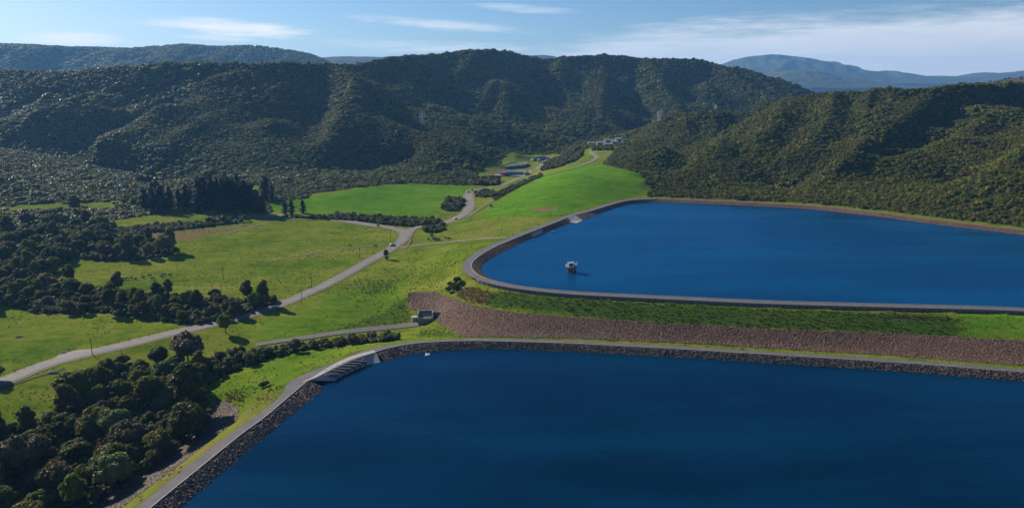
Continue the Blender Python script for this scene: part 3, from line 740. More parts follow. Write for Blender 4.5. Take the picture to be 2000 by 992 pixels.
tri_poly('upper_water', U_in_r[:, :2], 10.0, M_water, label='bright blue water of the upper reservoir')

# ------------------------------------------------------------------ crest strips
def loft(name, rows, mat, smooth=True, label=None, kind='structure', parent=None):
    rows = [np.asarray(r) for r in rows]; n = len(rows[0]); V = np.vstack(rows)
    i = np.arange(n - 1); F = []
    for k in range(len(rows) - 1):
        a = k * n + i; b = (k + 1) * n + i
        F.append(np.stack([a, a + 1, b + 1, b], -1))
    o = mobj(name, mesh_np(name, V, np.vstack(F), mat, smooth), parent)
    if kind: tag(o, label, kind=kind)
    return o
def sgn_in(P, poly):
    t = offset(P, 1.0); return 1.0 if inpoly(t[::3, 0], t[::3, 1], poly).mean() > .5 else -1.0
def smooth1(a, k=7):
    p = np.pad(a, k, mode='edge'); return np.convolve(p, np.ones(2 * k + 1) / (2 * k + 1), 'valid')
def bank(name, P, wat, lvl, zc, mat, run=None, label=None):
    s = sgn_in(P, wl_poly if lvl == 0 else U_in_r[:, :2])
    if run is None: run = smooth1(np.clip(pldist(P, wat), 3.5, 10), 4)
    rows = [np.c_[offset(P, -s * .25), np.full(len(P), zc + .01)], np.c_[P[:, :2], np.full(len(P), zc)]]
    for f in (.33, .66, 1.0, 1.9):
        rows.append(np.c_[offset(P, s * run * f), np.full(len(P), zc + (lvl - zc) * f)])
    if s < 0: rows = rows[::-1]
    loft(name, rows, mat, label=label)
    return s, run
banks = []
for k, (Lp, wat) in enumerate(((L_in_a, L_wat_a), (L_in_b, L_wat_b))):
    P = resample(Lp, 2.5, 2 if k == 0 else 1)
    s, run = bank('rock_bank', P, wat, 0, ZC1, M_rock_grey, label='grey rock armour on the bank of the lower reservoir')
    banks.append((P, s, run, 0.0, ZC1, 'g'))
Pu = U_in_r
run = np.full(len(Pu), 5.5)
dU = pldist(Pu, U_water_l); vis = np.hypot(*(Pu[:, :2] - PZ(962, 548, ZC2)[:2]).T).argmin()
run[vis:] = np.clip(dU[vis:], 4.0, 9.0); run = smooth1(run, 5)
s, run = bank('rock_bank', Pu, None, 10.0, ZC2, M_rock_red, run, label='red rock armour on the bank of the upper reservoir')
banks.append((Pu, s, run, 10.0, ZC2, 'r'))

# roads on the crests
road_poly = np.vstack([L_out_r[:, :2], L_in_r[::-1, :2]])
tri_poly('crest_road', road_poly, ZC1 + .03, M_asph, label='grey road along the crest of the lower reservoir')
sU = sgn_in(U_in_r, U_in_r[:, :2])
so = -sU
k_far = int(np.hypot(*(U_in_r[:, :2] - PZ(1300, 388.6, ZC2)[:2]).T).argmin())
for nm, a, b, mat, lab in (('crest_road', 0, k_far + 1, M_asph, 'grey road along the crest of the upper reservoir'), ('crest_track', k_far, len(U_in_r), M_verge, 'dry grassy track along the far bank of the upper reservoir')):
    Q_ = U_in_r[a:b]
    r0 = np.c_[offset(Q_, so * .2), np.full(len(Q_), ZC2 + .035)]; r1 = np.c_[offset(Q_, so * ROADW2), np.full(len(Q_), ZC2 + .035)]
    loft(nm, [r0, r1] if so > 0 else [r1, r0], mat, False, label=lab)
def kerb(P, s_out, z, w, h, off, name, label, mat):
    a = np.c_[offset(P, s_out * off), np.full(len(P), z)]; b = a.copy(); b[:, 2] += h
    c = np.c_[offset(P, s_out * (off + w)), np.full(len(P), z + h)]; d = c.copy(); d[:, 2] -= h
    r = [a, b, c, d]
    loft(name, r if s_out > 0 else r[::-1], mat, False, label=label)
kerb(U_in_r[:k_far], so, ZC2, .30, .16, .10, 'kerb', 'pale kerb on the water side of the upper crest road', M_line)
for k, Lp in enumerate((L_in_a, L_in_b)):
    P = resample(Lp, 2.5, 2 if k == 0 else 1)
    kerb(P, -sgn_in(P, wl_poly), ZC1, .30, .14, .10, 'kerb', 'pale kerb on the water side of the lower crest road', M_line)
# edge lines of gravel shoulder on the lower crest road
P = resample(L_out, 3, 2)
sh = sgn_in(P, wl_poly)

# concrete ramp
ramp_top = np.array([PZ(*p, ZC1) for p in ((602, 743), (622, 735), (645, 722), (668, 710), (690, 700), (712, 693), (734, 687.5))])
ramp_bot = np.array([PZ(*p, 0) for p in ((653, 743.5), (663, 737), (675, 731), (690, 724), (706, 717), (722, 711), (743, 707.2))])
rt = resample(ramp_top, 2); rb = np.stack([np.interp(np.linspace(0, 1, len(rt)), np.linspace(0, 1, len(ramp_bot)), ramp_bot[:, k]) for k in range(3)], -1)
low = rb + (rb - rt) * .9; up = rt - (rb - rt) / np.linalg.norm((rb - rt)[:, :2], axis=1)[:, None] * np.array([1, 1, 0]) * 2.6; up[:, 2] = ZC1 + .05; rt2 = rt.copy(); rt2[:, 2] = ZC1 + .05
loft('concrete_ramp', [low, rb, rt2, up], M_conc, False, label='pale concrete ramp running down into the lower reservoir')

# ------------------------------------------------------------------ rock face of the dam, outer rock toe of the lower bank
face_px = [(795, 572), (825, 570.5), (850, 570.5), (880, 580), (900, 588), (922, 597), (944, 600), (978, 607), (1033, 614), (1200, 625), (1350, 634), (1500, 642.5), (1625, 647.5), (1750, 651), (1875, 659), (2000, 665), (2300, 684), (2700, 712)]
face_top = PTL(face_px)[:, :2]
face_bot = np.vstack([np.array([PZ(*p)[:2] for p in toe])[::-1], PTL([(885, 648), (868, 638), (850, 628), (838, 622), (822, 607), (798, 604)])[:, :2]])
face_poly = np.vstack([resample(face_top, 2), resample(face_bot, 2)])
tri_poly('rock_face', face_poly, 0, M_rock_red, grid=2.2, lift=.10, label='reddish brown rock face on the downstream side of the dam')
toe_px = [(415, 788), (445, 783), (467, 798), (466, 812), (440, 838), (400, 868), (300, 945), (225, 1000), (150, 1060), (90, 1060), (190, 985), (300, 905), (380, 850), (408, 815)]
toe_poly = PTL(toe_px)[:, :2]
tri_poly('rock_toe', resample(np.vstack([toe_poly, toe_poly[:1]]), 2)[:-1], 0, M_rock_grey, grid=2.2, lift=.10, label='shaded rock apron between the grove and the lower crest road')
grey_px = [(905, 661), (870, 656), (835, 660), (800, 664), (775, 663), (760, 658), (790, 655), (835, 655)]

# ------------------------------------------------------------------ valley roads and tracks
def road(name, px, w, mat, label, lift=.12, w_end=None, cols=9, sm=2):
    P = resample(PTL(px), 3.0, sm)
    ww = np.full(len(P), w) if w_end is None else np.linspace(w, w_end, len(P))
    rows = []
    for f in np.linspace(-.5, .5, cols):
        xy = offset(P, ww * f); z = Zat(xy[:, 0], xy[:, 1]) + lift + P[:, 1] * .00015
        rows.append(np.c_[xy, z])
    o = loft(name, rows[::-1], mat, True, label=label)
    at = o.data.attributes.new('across', 'FLOAT', 'POINT'); at.data.foreach_set('value', np.repeat(np.linspace(1, -1, cols), len(P)).astype(np.float32))
    return P
main_px = [(-260, 830), (-120, 788), (0, 748), (60, 722), (120, 702), (180, 688), (250, 672), (330, 652), (420, 632), (480, 617), (540, 599), (600, 573), (650, 550), (700, 521), (740, 499), (772, 481), (789, 467), (793, 456), (780, 448), (740, 442), (700, 436), (650, 428), (610, 423)]
P_main = road('valley_road', main_px, 6.6, M_road, 'pale grey road winding across the valley', .16)
road('road_verge', main_px, 9.6, M_verge, 'dry brown verge of the valley road', .07)
road('valley_road', [(796, 462), (799, 451), (815, 444), (840, 440), (867, 437), (889, 429), (909, 417.6), (918, 404), (916, 389), (914, 380), (923, 372), (948, 369), (977, 363), (997, 357), (1019, 347), (1048, 331), (1064, 319), (1076, 307)], 7.0, M_road, 'grey road running up the valley to the works', .2)
road('road_verge', [(820, 443.5), (840, 440), (867, 437), (889, 429), (909, 417.6), (918, 404), (916, 389), (914, 380), (923, 372)], 10.5, M_verge, 'dry verge beside the road up the valley', .08)
road('car_park_road', [(612, 424), (560, 421), (520, 422), (480, 424), (440, 427), (405, 429)], 9.0, M_gravel, 'pale gravel road and car park below the pines', .14)
road('gravel_track', [(782, 484), (820, 479.5), (850, 475.5), (920, 468.5), (965, 465.5), (990, 465)], 4.0, M_gravel, 'narrow gravel track climbing to the crest road', .15)
road('access_track', [(500, 674), (540, 667), (590, 660.5), (640, 653), (680, 648), (720, 643), (755, 640), (790, 636), (818, 633)], 3.6, M_asph, 'grey access track leading to the outlet structure', .2, 6.5)
road('upper_road', [(1019, 358), (1059, 344), (1090, 335.5), (1121, 329), (1143, 321), (1160, 313), (1168, 308), (1160, 302), (1152, 296)], 6.0, M_gravel, 'pale road rising behind the green mound', .25)
road('upper_road', [(1166, 309), (1180, 305), (1196, 299)], 6.0, M_gravel, 'pale branch road towards the treatment works', .25)
road('dirt_track', [(915, 424), (928, 414), (945, 403), (966, 390), (985, 379), (1000, 370), (1019, 358)], 3.0, M_verge, 'brown earth track beside the fence', .15)
road('dirt_track', [(630, 428), (560, 428), (520, 436), (485, 445), (440, 456)], 2.2, M_verge, 'brown earth track along the top of the pasture', .12)
road('dirt_track', [(520, 512), (545, 507), (600, 497), (650, 487), (700, 482), (760, 479)], 1.8, M_verge, 'worn brown stock track across the middle pasture', .12)
road('ditch', [(-30, 770), (0, 761), (60, 739), (100, 728), (128, 720)], 1.2, M_mud, 'dark roadside ditch below the valley road', .14)
road('dirt_track', [(797, 462), (803, 470), (797, 479), (793, 486)], 1.5, M_verge, 'brown earth edge by the road junction', .3)
tri_poly('gravel_layby', resample(PTL([(100, 704), (120, 690), (150, 684), (178, 682), (205, 680), (205, 686), (180, 690), (140, 699), (104, 710)]), 2)[:, :2], 0, M_gravel, grid=2.5, lift=.13, label='gravel lay-by beside the valley road')
# works yard and ponds
tri_poly('works_yard', resample(PTL([(972, 344), (984, 336), (1034, 336), (1040, 340), (1022, 345)]), 3)[:, :2], 0, M_gravel, grid=4, lift=.3, label='gravel yard of the small works')
def pond(px, zw, name, label, matw, rimw=7):
    P = resample(np.vstack([PTL(px), PTL(px[:1])]), 3, 1)[:-1]
    c = P[:, :2].mean(0); z0 = P[:, 2].mean() + zw
    rows = []
    for sc, dz in ((1.16, -1.6), (1.06, .9), (1.0, .95), (.90, -.9)):
        rows.append(np.c_[c + (P[:, :2] - c) * sc, np.full(len(P), z0 + dz)])
    rows = [np.vstack([r, r[:1]]) for r in rows]
    a = rows[0][:, :2]; area = np.sum(a[:-1, 0] * a[1:, 1] - a[1:, 0] * a[:-1, 1])
    loft('pond_bank', rows[::-1] if area > 0 else rows, M_gravel, True, label='tan earth rim of the ' + label)
    tri_poly(name, c + (P[:, :2] - c) * .985, z0 + .1, matw, label=label)
M_green = paint('green_pond_bed', (.045, .075, .03), .8, .3, .2)
pond([(974, 325), (985, 322), (1005, 320.5), (1025, 321), (1031, 323.5), (1022, 327.5), (1000, 328.5), (980, 328)], 1.0, 'settling_pond_water', 'oval settling pond in the valley', M_green)
pond([(1038, 313), (1050, 308.5), (1068, 307), (1073, 309), (1058, 313.5), (1044, 315)], 1.0, 'pond_water', 'dark pond beyond the settling pond', M_water)

# ------------------------------------------------------------------ foliage prototypes
def ico(sub):
    b = bmesh.new(); bmesh.ops.create_icosphere(b, subdivisions=sub, radius=1.0); b.verts.ensure_lookup_table()
    V = np.array([v.co[:] for v in b.verts]); F = np.array([[v.index for v in f.verts] for f in b.faces]); b.free(); return V, F
ICO = {k: ico(k) for k in (1, 2, 3)}
def rnd_unit(r, n):
    v = r.normal(size=(n, 3)); return v / np.linalg.norm(v, axis=1)[:, None]
def leaf_tris(c, nrm, size, r, asp=1.5):
    n = len(c); t = rnd_unit(r, n); u = np.cross(nrm, t); u /= np.linalg.norm(u, axis=1)[:, None] + 1e-9; w = np.cross(nrm, u)
    s = (size * r.uniform(.6, 1.3, n))[:, None]
    a = c - u * s * asp * .5; b = c + w * s * .5 - nrm * s * .12; d = c + u * s * asp * .5; e = c - w * s * .5 - nrm * s * .12
    V = np.stack([a, b, d, e], 1).reshape(-1, 3); k = np.arange(n)[:, None] * 4
    F = np.vstack([k + [0, 1, 2], k + [0, 2, 3]]); return V, F
def crown_mesh(name, seed, R, H, z0, lobes, leaves, leaf, mat, lobe_r=(.34, .5), core=.74, sub=2, flat=.55, top=1.0):
    """crown = clustered lobes; every lobe has a ragged dark core and a skin of small leaf faces"""
    r = np.random.default_rng(seed); VV = []; FF = []; off = 0
    ctr = []; rad = []
    for k in range(lobes):
        for _ in range(30):
            p = rnd_unit(r, 1)[0] * r.uniform(.35, 1.0) ** .6; p[2] = abs(p[2]) * top if r.random() < .8 else p[2] * .5
            q = np.array([p[0] * R * .68, p[1] * R * .68, z0 + H * (.5 + p[2] * .42 * flat / .55)])
            if all(np.linalg.norm(q - c) > .42 * rr for c, rr in zip(ctr, rad)): break
        ctr.append(q); rad.append(R * r.uniform(*lobe_r) * (1 - .25 * abs(p[2])))
    ctr.append(np.array([0, 0, z0 + H * .42])); rad.append(R * .62)
    per = max(1, leaves // len(ctr))
    for c, rr in zip(ctr, rad):
        Vi, Fi = ICO[sub]; amp = 1 + (r.random(len(Vi)) - .5) * .34
        VV.append(c + Vi * (rr * core * amp)[:, None] * [1, 1, .85]); FF.append(Fi + off); off += len(Vi)
        d = rnd_unit(r, per); d[:, 2] = np.where(d[:, 2] < -.35, -d[:, 2], d[:, 2])
        lump = 1 + .16 * np.sin(d[:, 0] * 7 + rr * 9) * np.cos(d[:, 1] * 6 - rr * 5)
        pos_ = c + d * (rr * lump * r.uniform(.74, 1.13, per))[:, None] * [1, 1, .88]
        nn = d + rnd_unit(r, per) * .7; nn /= np.linalg.norm(nn, axis=1)[:, None]
        v, f = leaf_tris(pos_, nn, leaf, r); VV.append(v); FF.append(f + off); off += len(v)
    V = np.vstack(VV); F = np.vstack(FF)
    return mesh_np(name, V, F, mat)
def trunk_mesh(name, seed, H, r0, spread, mat=None, limbs=5):
    r = random.Random(seed); b = MB(); x = y = 0.0; pts = [(0, 0, -.8)]
    for k in range(1, 5):
        x += r.uniform(-.12, .12) * H * .15; y += r.uniform(-.12, .12) * H * .15; pts.append((x, y, H * k / 4))
    for k, (p, q) in enumerate(zip(pts[:-1], pts[1:])): b.bar(p, q, r0 * (1 - k * .2), r0 * (1 - (k + 1) * .2), 7)
    for k in range(limbs):
        a = k * 2.4 + r.random(); p = pts[2 + k % 3]; q = (p[0] + math.cos(a) * spread * r.uniform(.5, .9), p[1] + math.sin(a) * spread * r.uniform(.5, .9), p[2] + H * r.uniform(.15, .35))
        b.bar(p, q, r0 * .42, r0 * .12, 5)
    return b.mesh(name, mat or M_bark)
def pine_crown(name, seed, R, H, z0, tiers, leaves, leaf, mat, power=.8):
    r = np.random.default_rng(seed); VV = []; FF = []; off = 0; n = tiers * 7; per = leaves // n
    for k in range(n):
        f = (k + r.random()) / n; z = z0 + H * f; L = R * ((1 - f) ** power) * r.uniform(.65, 1.15) + .25
        a = r.random() * 6.283; d = np.array([math.cos(a), math.sin(a), r.uniform(-.05, .35)])
        t = r.uniform(.1, 1, per) ** .7
        base = np.array([0, 0, z]); p = base + d * (t * L)[:, None] + r.normal(size=(per, 3)) * (L * .11 + .12) * [1, 1, .55]
        nn = np.array([0, 0, 1.0]) + r.normal(size=(per, 3)) * .55; nn /= np.linalg.norm(nn, axis=1)[:, None]
        v, fc = leaf_tris(p, nn, leaf, r, 2.0); VV.append(v); FF.append(fc + off); off += len(v)
    Vi, Fi = ICO[2]
    for f in np.linspace(.05, .8, 6):
        amp = 1 + (r.random(len(Vi)) - .5) * .5
        VV.append([0, 0, z0 + H * f] + Vi * (R * .42 * (1 - f) ** power * amp)[:, None] * [1, 1, 1.6]); FF.append(Fi + off); off += len(Vi)
    return mesh_np(name, np.vstack(VV), np.vstack(FF), mat)

def far_proto(name, seed, mat, lobes=5, leaves=150, leaf=.42, r_=1.0):
    return crown_mesh(name, seed, 1.0 * r_, 1.25 * r_, -.25, lobes, leaves, leaf * .5, mat, (.42, .6), .93, 1 if lobes < 5 else 2, .6)

# ------------------------------------------------------------------ scatter by geometry nodes (only for masses nobody could count)
def scatter(name, label, meshes, P, scale, rotz, pick, normals=None):
    n = len(P)
    me = bpy.data.meshes.new(name); me.vertices.add(n); me.vertices.foreach_set('co', np.asarray(P, np.float32).ravel())
    rot = np.zeros((n, 3), np.float32); rot[:, 2] = rotz
    if normals is not None: rot[:, :2] = normals
    for nm, typ, arr in (('irot', 'FLOAT_VECTOR', rot), ('iscl', 'FLOAT_VECTOR', np.asarray(scale, np.float32).reshape(n, 3)), ):
        a = me.attributes.new(nm, typ, 'POINT'); a.data.foreach_set('vector', arr.ravel())
    a = me.attributes.new('ipick', 'INT', 'POINT'); a.data.foreach_set('value', np.asarray(pick, np.int32))
    o = mobj(name, me); tag(o, label, kind='stuff')
    g = bpy.data.node_groups.new(name, 'GeometryNodeTree')
    g.interface.new_socket('Geometry', in_out='INPUT', socket_type='NodeSocketGeometry'); g.interface.new_socket('Geometry', in_out='OUTPUT', socket_type='NodeSocketGeometry')
    gi = g.nodes.new('NodeGroupInput'); go = g.nodes.new('NodeGroupOutput'); jn = g.nodes.new('GeometryNodeJoinGeometry')
    for k, m in enumerate(meshes[::-1]):
        src = bpy.data.objects.new(name + '_piece', m)
        oi = g.nodes.new('GeometryNodeObjectInfo'); oi.inputs['Object'].default_value = src; oi.inputs['As Instance'].default_value = False
        gt = g.nodes.new('GeometryNodeGeometryToInstance'); g.links.new(oi.outputs['Geometry'], gt.inputs[0]); g.links.new(gt.outputs[0], jn.inputs[0])
    ip = g.nodes.new('GeometryNodeInstanceOnPoints'); ip.inputs['Pick Instance'].default_value = True
    g.links.new(gi.outputs[0], ip.inputs['Points']); g.links.new(jn.outputs[0], ip.inputs['Instance'])
    for nm, dt, sock in (('irot', 'FLOAT_VECTOR', 'Rotation'), ('iscl', 'FLOAT_VECTOR', 'Scale'), ('ipick', 'INT', 'Instance Index')):
        na = g.nodes.new('GeometryNodeInputNamedAttribute'); na.data_type = dt; na.inputs['Name'].default_value = nm
        g.links.new([q for q in na.outputs if q.enabled][0], ip.inputs[sock])
    g.links.new(ip.outputs[0], go.inputs[0])
    md = o.modifiers.new('scatter', 'NODES'); md.node_group = g
    return o
def jitter_grid(x0, x1, y0, y1, sp, r):
    gx = np.arange(x0, x1, sp); gy = np.arange(y0, y1, sp * .87)
    X, Y = np.meshgrid(gx, gy); X = X + (np.arange(len(gy)) % 2)[:, None] * sp / 2
    X = X.ravel() + r.uniform(-.5, .5, X.size) * sp; Y = Y.ravel() + r.uniform(-.5, .5, Y.size) * sp
    return X, Y
def in_view(X, Y, marg=1.12):
    return (Y > 60) & (np.abs(X) < Y * .70 * marg + 45)

far_meshes = [crown_mesh('scrub_crown', 100 + k, 1.0, 1.15, -.3, 6, 260, .17, M_leaf_hill, (.40, .60), .90, 1, .6) for k in range(6)]
mid_meshes = [crown_mesh('scrub_crown', 200 + k, 1.0, 1.3, -.25, 8, 700, .13, M_leaf_bush, (.38, .58), .90, 2, .6) for k in range(5)]

# hillside forest and scrub, in three bands of spacing
r = np.random.default_rng(3); XS = []; YS = []; RS = []
for (y0, y1, sp, rr) in ((480, 800, 3.2, 2.3), (800, 1150, 4.2, 2.9), (1150, 1700, 6.0, 4.2), (1700, 2300, 7.6, 5.2)):
    X, Y = jitter_grid(-y1 * .85, y1 * .85, y0, y1, sp, r)
    m = in_view(X, Y, 1.32); X = X[m]; Y = Y[m]
    z = Zat(X, Y)
    m = (bushmask(X, Y)) & ~inpoly(X, Y, U_poly_out) & ((z > 5) | (Y > 570) | (X > 250))
    for k, p in B_poly.items(): m &= ~inpoly(X, Y, p)
    cover = fbm(X, Y, 45, 77, 4) + r.uniform(-.12, .12, len(X))
    m &= cover > .24
    lowf = z < 13; m &= ~lowf | (r.random(len(X)) < .62)
    X = X[m]; Y = Y[m]; lowf = lowf[m]; XS.append(X); YS.append(Y)
    big = fbm(X, Y, 120, 401, 4); rr = np.where((X < -330) & (Y > 1080), rr * 1.12, rr); RS.append(rr * np.clip(np.exp(r.normal(0, .26, len(X))), .45, 2.1) * np.where(big > .55, 1.2, .9) * np.where(lowf, np.exp(r.normal(.12, .28, len(X))), 1))
X = np.concatenate(XS); Y = np.concatenate(YS); R_ = np.concatenate(RS)
Z = Zat(X, Y)
sc = np.stack([R_, R_, R_ * r.uniform(.7, 1.05, len(R_))], -1)
scatter('hillside_forest', 'dark green native forest and scrub covering the hills', far_meshes, np.c_[X, Y, Z - .30 * R_], sc, r.uniform(0, 6.28, len(X)), r.integers(0, 6, len(X)))


# ------------------------------------------------------------------ far ranges
def far_range(name, prof, D, depth, base, mat, label, seed, stepx=None, gul=1.0):
    prof = np.array(prof, float); T = np.array([PD(a, b, D) for a, b in prof]); stepx = stepx or D / 300
    xs = np.arange(T[0, 0], T[-1, 0], stepx); top = np.interp(xs, T[:, 0], T[:, 2]); top = np.convolve(np.pad(top, 2, mode='edge'), np.ones(5) / 5, 'valid')
    ts = np.r_[np.linspace(-1, 0, 34), np.linspace(0, 1, 14)[1:]]
    Xg, Tg = np.meshgrid(xs, ts); Yg = D + Tg * depth
    sp = fbm(Xg, Yg * .45, depth * .30, seed, 5); rd = 1 - np.abs(2 * sp - 1)
    h = top[None, :] - base; prof_ = 1 - np.abs(Tg) ** 1.15
    side = np.clip(np.abs(Tg) * 3.2, 0, 1) * (1 - np.abs(Tg) ** 4)
    Zg = base + h * np.clip(prof_ * (1 + gul * .42 * (rd - .62) * side), 0, 1.0) - 6
    Zg[np.abs(Tg) > .99] = base - 60
    Zg += (fbm(Xg, Yg, stepx * 4, seed + 5, 2) - .5) * stepx * .5
    Xg = Xg * (Yg / D) ** .3
    n = len(xs); i = np.arange(len(ts) * n).reshape(len(ts), n)
    F = np.stack([i[:-1, :-1], i[:-1, 1:], i[1:, 1:], i[1:, :-1]], -1).reshape(-1, 4)
    return tag(mobj(name, mesh_np(name, np.c_[Xg.ravel(), Yg.ravel(), Zg.ravel()], F, mat, True)), label, kind='structure')
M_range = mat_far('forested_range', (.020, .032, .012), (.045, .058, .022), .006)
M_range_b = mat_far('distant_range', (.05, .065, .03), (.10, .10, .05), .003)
M_brownhill = mat_far('dry_hill', (.12, .085, .045), (.19, .14, .075), .01)
far_range('hills', [(-900, 84), (-400, 78), (-150, 84), (0, 86), (70, 89), (150, 93), (200, 93), (260, 95), (290, 92), (330, 89), (370, 87), (410, 91), (440, 91), (480, 89), (510, 90), (550, 96), (600, 104), (612, 108), (640, 120), (680, 150)], 3500, 800, 30, M_range, 'forested ridge behind the front hills on the left', 5, 7, 1.5)
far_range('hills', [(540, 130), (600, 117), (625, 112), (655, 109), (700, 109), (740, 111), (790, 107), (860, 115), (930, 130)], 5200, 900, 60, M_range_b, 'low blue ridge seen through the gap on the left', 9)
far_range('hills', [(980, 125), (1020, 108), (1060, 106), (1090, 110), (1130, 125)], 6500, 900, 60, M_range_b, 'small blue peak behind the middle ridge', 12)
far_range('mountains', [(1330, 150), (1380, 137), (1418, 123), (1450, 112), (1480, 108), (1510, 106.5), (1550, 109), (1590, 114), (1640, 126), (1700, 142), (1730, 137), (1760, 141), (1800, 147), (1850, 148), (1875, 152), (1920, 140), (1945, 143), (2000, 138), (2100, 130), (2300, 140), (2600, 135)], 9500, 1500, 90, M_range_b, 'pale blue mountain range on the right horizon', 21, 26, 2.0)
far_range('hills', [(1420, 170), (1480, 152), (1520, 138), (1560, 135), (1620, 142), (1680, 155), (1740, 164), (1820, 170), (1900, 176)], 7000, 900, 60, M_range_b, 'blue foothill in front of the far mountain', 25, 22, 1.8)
far_range('hills', [(1780, 175), (1820, 167), (1860, 163), (1900, 160), (1925, 157), (1960, 151), (2000, 146), (2100, 138), (2300, 138), (2500, 145)], 1950, 420, 30, M_brownhill, 'bare brown hilltop on the right edge', 31, 6)

FR = bpy.data.objects['hills']
def ridge_trees(o, name, label, n, rad, r):
    V = np.empty(len(o.data.vertices) * 3, np.float32); o.data.vertices.foreach_get('co', V); V = V.reshape(-1, 3)
    F = np.array([p.vertices[:] for p in o.data.polygons]); c = V[F].mean(1); k = r.choice(len(F), n, p=None)
    u = r.random((n, 1)); w = r.random((n, 1)); q = V[F[k]]
    P = (q[:, 0] * (1 - u) + q[:, 1] * u) * (1 - w) + (q[:, 3] * (1 - u) + q[:, 2] * u) * w
    s = rad * r.uniform(.6, 1.3, n)
    scatter(name, label, far_meshes, P, np.stack([s, s, s * .9], -1), r.uniform(0, 6.28, n), r.integers(0, 6, n))
r = np.random.default_rng(8)
ridge_trees(FR, 'far_forest', 'forest covering the left background ridge', 42000, 9.5, r)
ridge_trees(bpy.data.objects['hills.004'], 'sparse_scrub', 'sparse scrub on the bare brown hilltop', 1500, 4.0, r)

# ------------------------------------------------------------------ haze: one even volume round everything
hz = MB(); hz.box((0, 5200, 232), (17000, 13600, 502)); m, N, out = newmat('pale_air')
v = N.n('ShaderNodeVolumePrincipled'); v.inputs['Color'].default_value = (.20, .50, 1.0, 1); v.inputs['Density'].default_value = 6.0e-5; v.inputs['Anisotropy'].default_value = .2
N.l(v.outputs[0], out.inputs['Volume']); hz.build('haze', m)['kind'] = 'stuff'
bpy.data.objects['haze']['label'] = 'thin blue haze in the air over the valley'
S.cycles.volume_step_rate = 10; S.cycles.volume_max_steps = 64

# ------------------------------------------------------------------ rocks on the armoured banks
def rock_mesh(seed, mat):
    r = np.random.default_rng(seed); V, F = ICO[1]
    V = V * r.uniform(.72, 1.15, (len(V), 1)) * [1, .8, .62]
    return mesh_np('boulder', V * .5, F, mat)
rk = {'g': [rock_mesh(k, M_rocki_grey) for k in range(4)], 'r': [rock_mesh(k + 9, M_rocki_red) for k in range(4)]}
def face_rocks(name, label, P, mats, r, smin=.34, smax=.78):
    n = len(P); s = r.uniform(smin, smax, n) * np.where(r.random(n) < .05, 1.5, 1); s3 = np.stack([s, s, s], -1)
    scatter(name, label, rk[mats], P, s3, r.uniform(0, 6.28, n), r.integers(0, 4, n), r.uniform(-.6, .6, (n, 2)))
r = np.random.default_rng(12)
def bank_pts(P, s, run, lvl, zc, per_m):
    d = np.r_[0, np.cumsum(np.linalg.norm(np.diff(P[:, :2], axis=0), axis=1))]; n = int(d[-1] * per_m)
    t = r.uniform(0, d[-1], n); f = r.uniform(.02, 1.15, n)
    P2 = np.stack([np.interp(t, d, P[:, 0]), np.interp(t, d, P[:, 1])], -1); O = offset(P, s * run) - P[:, :2]
    o = np.stack([np.interp(t, d, O[:, 0]), np.interp(t, d, O[:, 1])], -1)
    xy = P2 + o * f[:, None]; return np.c_[xy, zc + (lvl - zc) * f + r.uniform(-.05, .12, n)]
for (P, s, run, lvl, zc, k), dn in zip(banks, (17, 15, 9)):
    Q_ = bank_pts(P, s, run, lvl, zc, dn); Q_ = Q_[in_view(Q_[:, 0], Q_[:, 1])]
    if k == 'r': Q_ = Q_[(Q_[:, 1] < 560)]
    face_rocks('rubble', {'g': 'grey rubble armouring the bank of the lower reservoir', 'r': 'red brown rubble armouring the bank of the upper reservoir'}[k], Q_, k, r)
def poly_pts(poly, sp, r):
    X, Y = jitter_grid(poly[:, 0].min(), poly[:, 0].max(), poly[:, 1].min(), poly[:, 1].max(), sp, r)
    m = inpoly(X, Y, poly) & in_view(X, Y); X = X[m]; Y = Y[m]; return np.c_[X, Y, Zat(X, Y) + .12]
face_rocks('rubble', 'reddish rubble covering the downstream rock face of the dam', poly_pts(face_poly, .58, r), 'r', r, .30, .72)
face_rocks('rubble', 'shaded grey rubble beside the grove', poly_pts(toe_poly, .78, r), 'g', r, .34, .75)

# ------------------------------------------------------------------ rank grass and tussocks
def tuft(seed, mat, n=26, h=1.0):
    r = np.random.default_rng(seed); VV = []; FF = []
    for k in range(n):
        a = r.random() * 6.28; o = r.uniform(0, .38); c = np.array([math.cos(a) * o, math.sin(a) * o, 0]); w = .09
        t = c * 1.9 + [0, 0, h * r.uniform(.45, 1)] + r.normal(size=3) * [.12, .12, 0]; s = np.array([-math.sin(a), math.cos(a), 0]) * w
        VV += [c - s, c + s, t]; FF.append([k * 3, k * 3 + 1, k * 3 + 2])
    return mesh_np('tuft', np.array(VV), np.array(FF), mat)
tufts = [tuft(k, M_tuss) for k in range(4)]; browns = [tuft(k + 20, M_brown, 34, 1.1) for k in range(3)]
r = np.random.default_rng(5)
X, Y = jitter_grid(-480, 430, 150, 640, 1.9, r); m = in_view(X, Y, 1.05); X = X[m]; Y = Y[m]
wet = inpoly(X, Y, L_poly_out) | inpoly(X, Y, U_poly_out) | inpoly(X, Y, face_poly) | inpoly(X, Y, toe_poly)
gi_ = np.clip(np.searchsorted(GX, X) - 1, 0, nx - 2); gj = np.clip(np.searchsorted(GY, Y) - 1, 0, ny - 2)
rk_ = rank[gj, gi_]; bu = bush[gj, gi_]
onroad = pldist(np.c_[X, Y], P_main[::2]) < 5.2
prob = .025 + .85 * np.clip(rk_, 0, 1) + .22 * (fbm(X, Y, 28, 91, 3) > .56) + .30 * (fbm(X, Y, 9, 93, 2) > .66)
m = ~wet & ~bu & ~onroad & (r.random(len(X)) < prob); X, Y, rk_ = X[m], Y[m], rk_[m]
